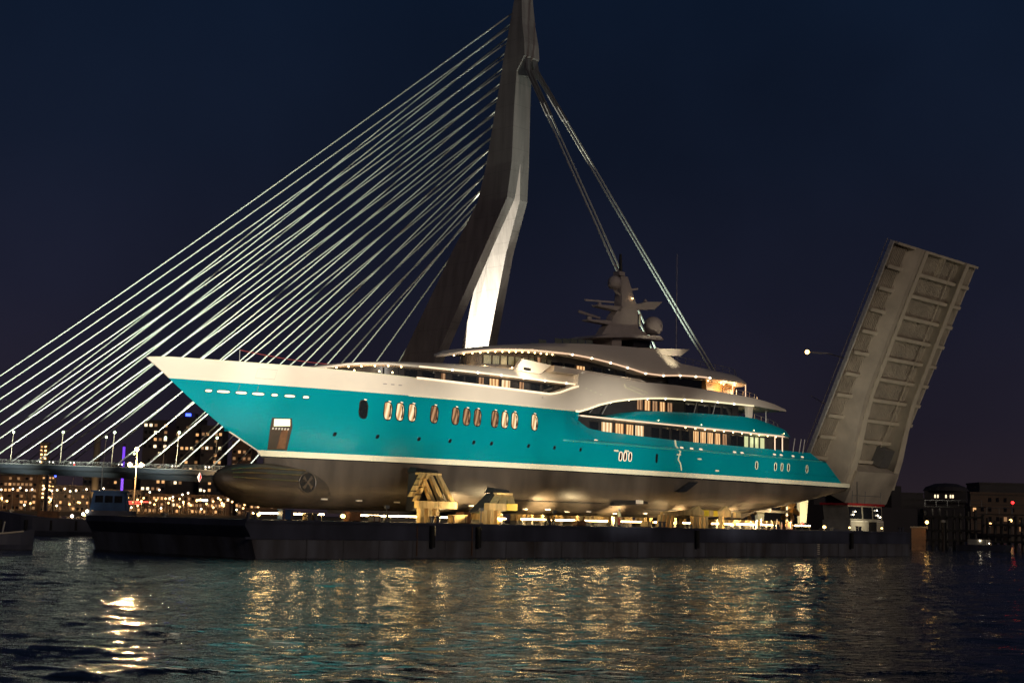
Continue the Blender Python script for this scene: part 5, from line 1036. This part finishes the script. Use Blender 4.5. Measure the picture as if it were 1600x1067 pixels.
building('warehouse', 196, 560, 30, 18, 2.4, 17.5, 'bld2', 'brown warehouse with orange windows at the right edge', 10, 3.7, 0.16, kinds=('win_d', 'win_d', 'win_o'), ww=1.2, wh=1.7, seed=20)
building('warehouse', 172, 600, 22, 18, 2.0, 15.5, 'bld1', 'dark warehouse with a few lit windows left of the brown one', 8, 3.6, 0.16, kinds=('win_o', 'win_d'), ww=1.2, wh=1.6, seed=21)
building('warehouse', 222, 640, 22, 18, 2.4, 24, 'bld1', 'taller dark warehouse half cut by the right edge', 7, 3.8, 0.16, kinds=('win_o', 'win_d'), ww=1.2, wh=1.7, seed=22)
building('dockside_shed', 138, 915, 90, 20, 2.0, 15, 'bld1', 'long dark shed on the far bank between the leaf and the warehouses', 20, 6, 0.06, seed=23, dark=False)
building('dockside_block', 240, 930, 60, 20, 2.0, 26, 'bld1', 'dark far block behind the bridge control cabin', 16, 4.2, 0.10, seed=24, dark=False)
# ------------------------------------------------------------------ lamps on the far quays
lw = ico('quay_lamp_white', 0.62, W['citywhite'], 1); lo = ico('quay_lamp_orange', 0.66, W['citywarm'], 1); lb = ico('quay_lamp_blue', 0.7, W['blue'], 1); lr = ico('quay_lamp_red', 0.6, W['red'], 1)
post = {}
def quay_lamp(x, y, h, ball, label, group, z0=2.2):
    if h not in post: post[h] = MB().tube([(0, 0, 0), (0, 0, h)], 0.16, 5, 0.1).me('lamp_post', M['sleeve'])
    r = empty('street_lamp', (x, y, z0), 0, label, 'street lamp', group); link('post', post[h], r); link('lamp_globe', ball, r, (0, -0.2, h+0.3)); return r
rr = random.Random(21)
for i in range(26): quay_lamp(-292+i*4.4+rr.uniform(-2.2, 2.2), 828, (11.5, 12.0, 12.8)[i % 3], lw, 'white quay lamp in the level row below the bridge, left of the concrete tower', 'white lamps in a row on the left quay') if i < 14 else quay_lamp(-240+(i-14)*7.2+rr.uniform(-3.4, 3.4), 829, (9.5, 11.0, 12.0, 13.5)[i % 4], lw, 'white quay lamp in the sloping row between the blue wheelhouse and the bulbous bow', 'white lamps in a row on the middle quay')
for i in range(24): quay_lamp(-300+i*6.8+rr.uniform(-2.5, 2.5), 823.5, (3.0, 4.0, 5.0)[i % 3], lo if i % 3 else lw, 'low orange lamp close to the water on the far left quay' if i % 3 else 'low white lamp close to the water on the far left quay', 'low lamps along the far quay edge')
for i in range(22): quay_lamp(-228+i*3.6+rr.uniform(-1.5, 1.5), 826, (6.0, 7.5, 8.5)[i % 3], lo, 'orange lamp in the dense glow on the quay behind the tug', 'orange lamps on the quay under the towers')
quay_lamp(-262, 826, 20.0, lb, 'single blue lamp below the bridge at the left', None); quay_lamp(-252, 827, 27.0, lr, 'red and white beacon lamp below the bridge deck', None)
for i in range(7): quay_lamp(176+i*7.5, 523, (3.0, 4.5)[i % 2], lo, 'small orange lamp on the bank at the right edge', 'orange lamps on the right bank', 2.4)
quay_lamp(184, 522, 11.0, lr, 'red lamp on the bank at the right edge', None, 2.4)
for i, x in enumerate((-290, -262, -236, -210, -186, -164)):
    r = empty('sodium_flood', (x, 822.5, 2.2), 0, 'orange floodlit lamp stand on the edge of the far quay, '+['first', 'second', 'third', 'fourth', 'fifth', 'sixth'][i]+' from the left', 'street lamp', 'sodium lamps on the quay edge'); MB().tube([(0, 0, 0), (0, -2.5, 7)], 0.15, 5).build('post', M['sleeve'], r); link('lamp_globe', lo, r, (0, -2.7, 7.1)); point('sodium_glow', r, (0, -3.0, 6.0), 3500, (1.0, 0.5, 0.16), 0.5)
# tall navigation lamp mast in front of the bridge
r = empty('lamp_mast', (-104.6, 400, -1), 0, 'tall mast with two big orange lamps in front of the bridge', 'lamp mast'); MB().tube([(0, 0, 0), (0.2, 0, 21.4)], 0.28, 8, 0.14).build('mast', M['bld3'], r); MB().bar((-1.7, 0, 16.9), (1.7, 0, 16.9), 0.16).build('cross_arm', M['bld3'], r)
g = ico('mast_globe', 0.62, emi('mast_sodium', (1.0, 0.66, 0.30), 14), 2)
for x, z in ((-1.6, 17.3), (1.6, 17.3), (0.1, 21.6)): link('lamp_globe', g, r, (x, -0.3, z))
link('lamp_globe', ico('mast_globe_small', 0.35, W['green'], 1), r, (-0.5, -0.3, 20.4))
point('mast_glow', r, (0, -2.0, 17.0), 30000, (1.0, 0.6, 0.25), 0.7)
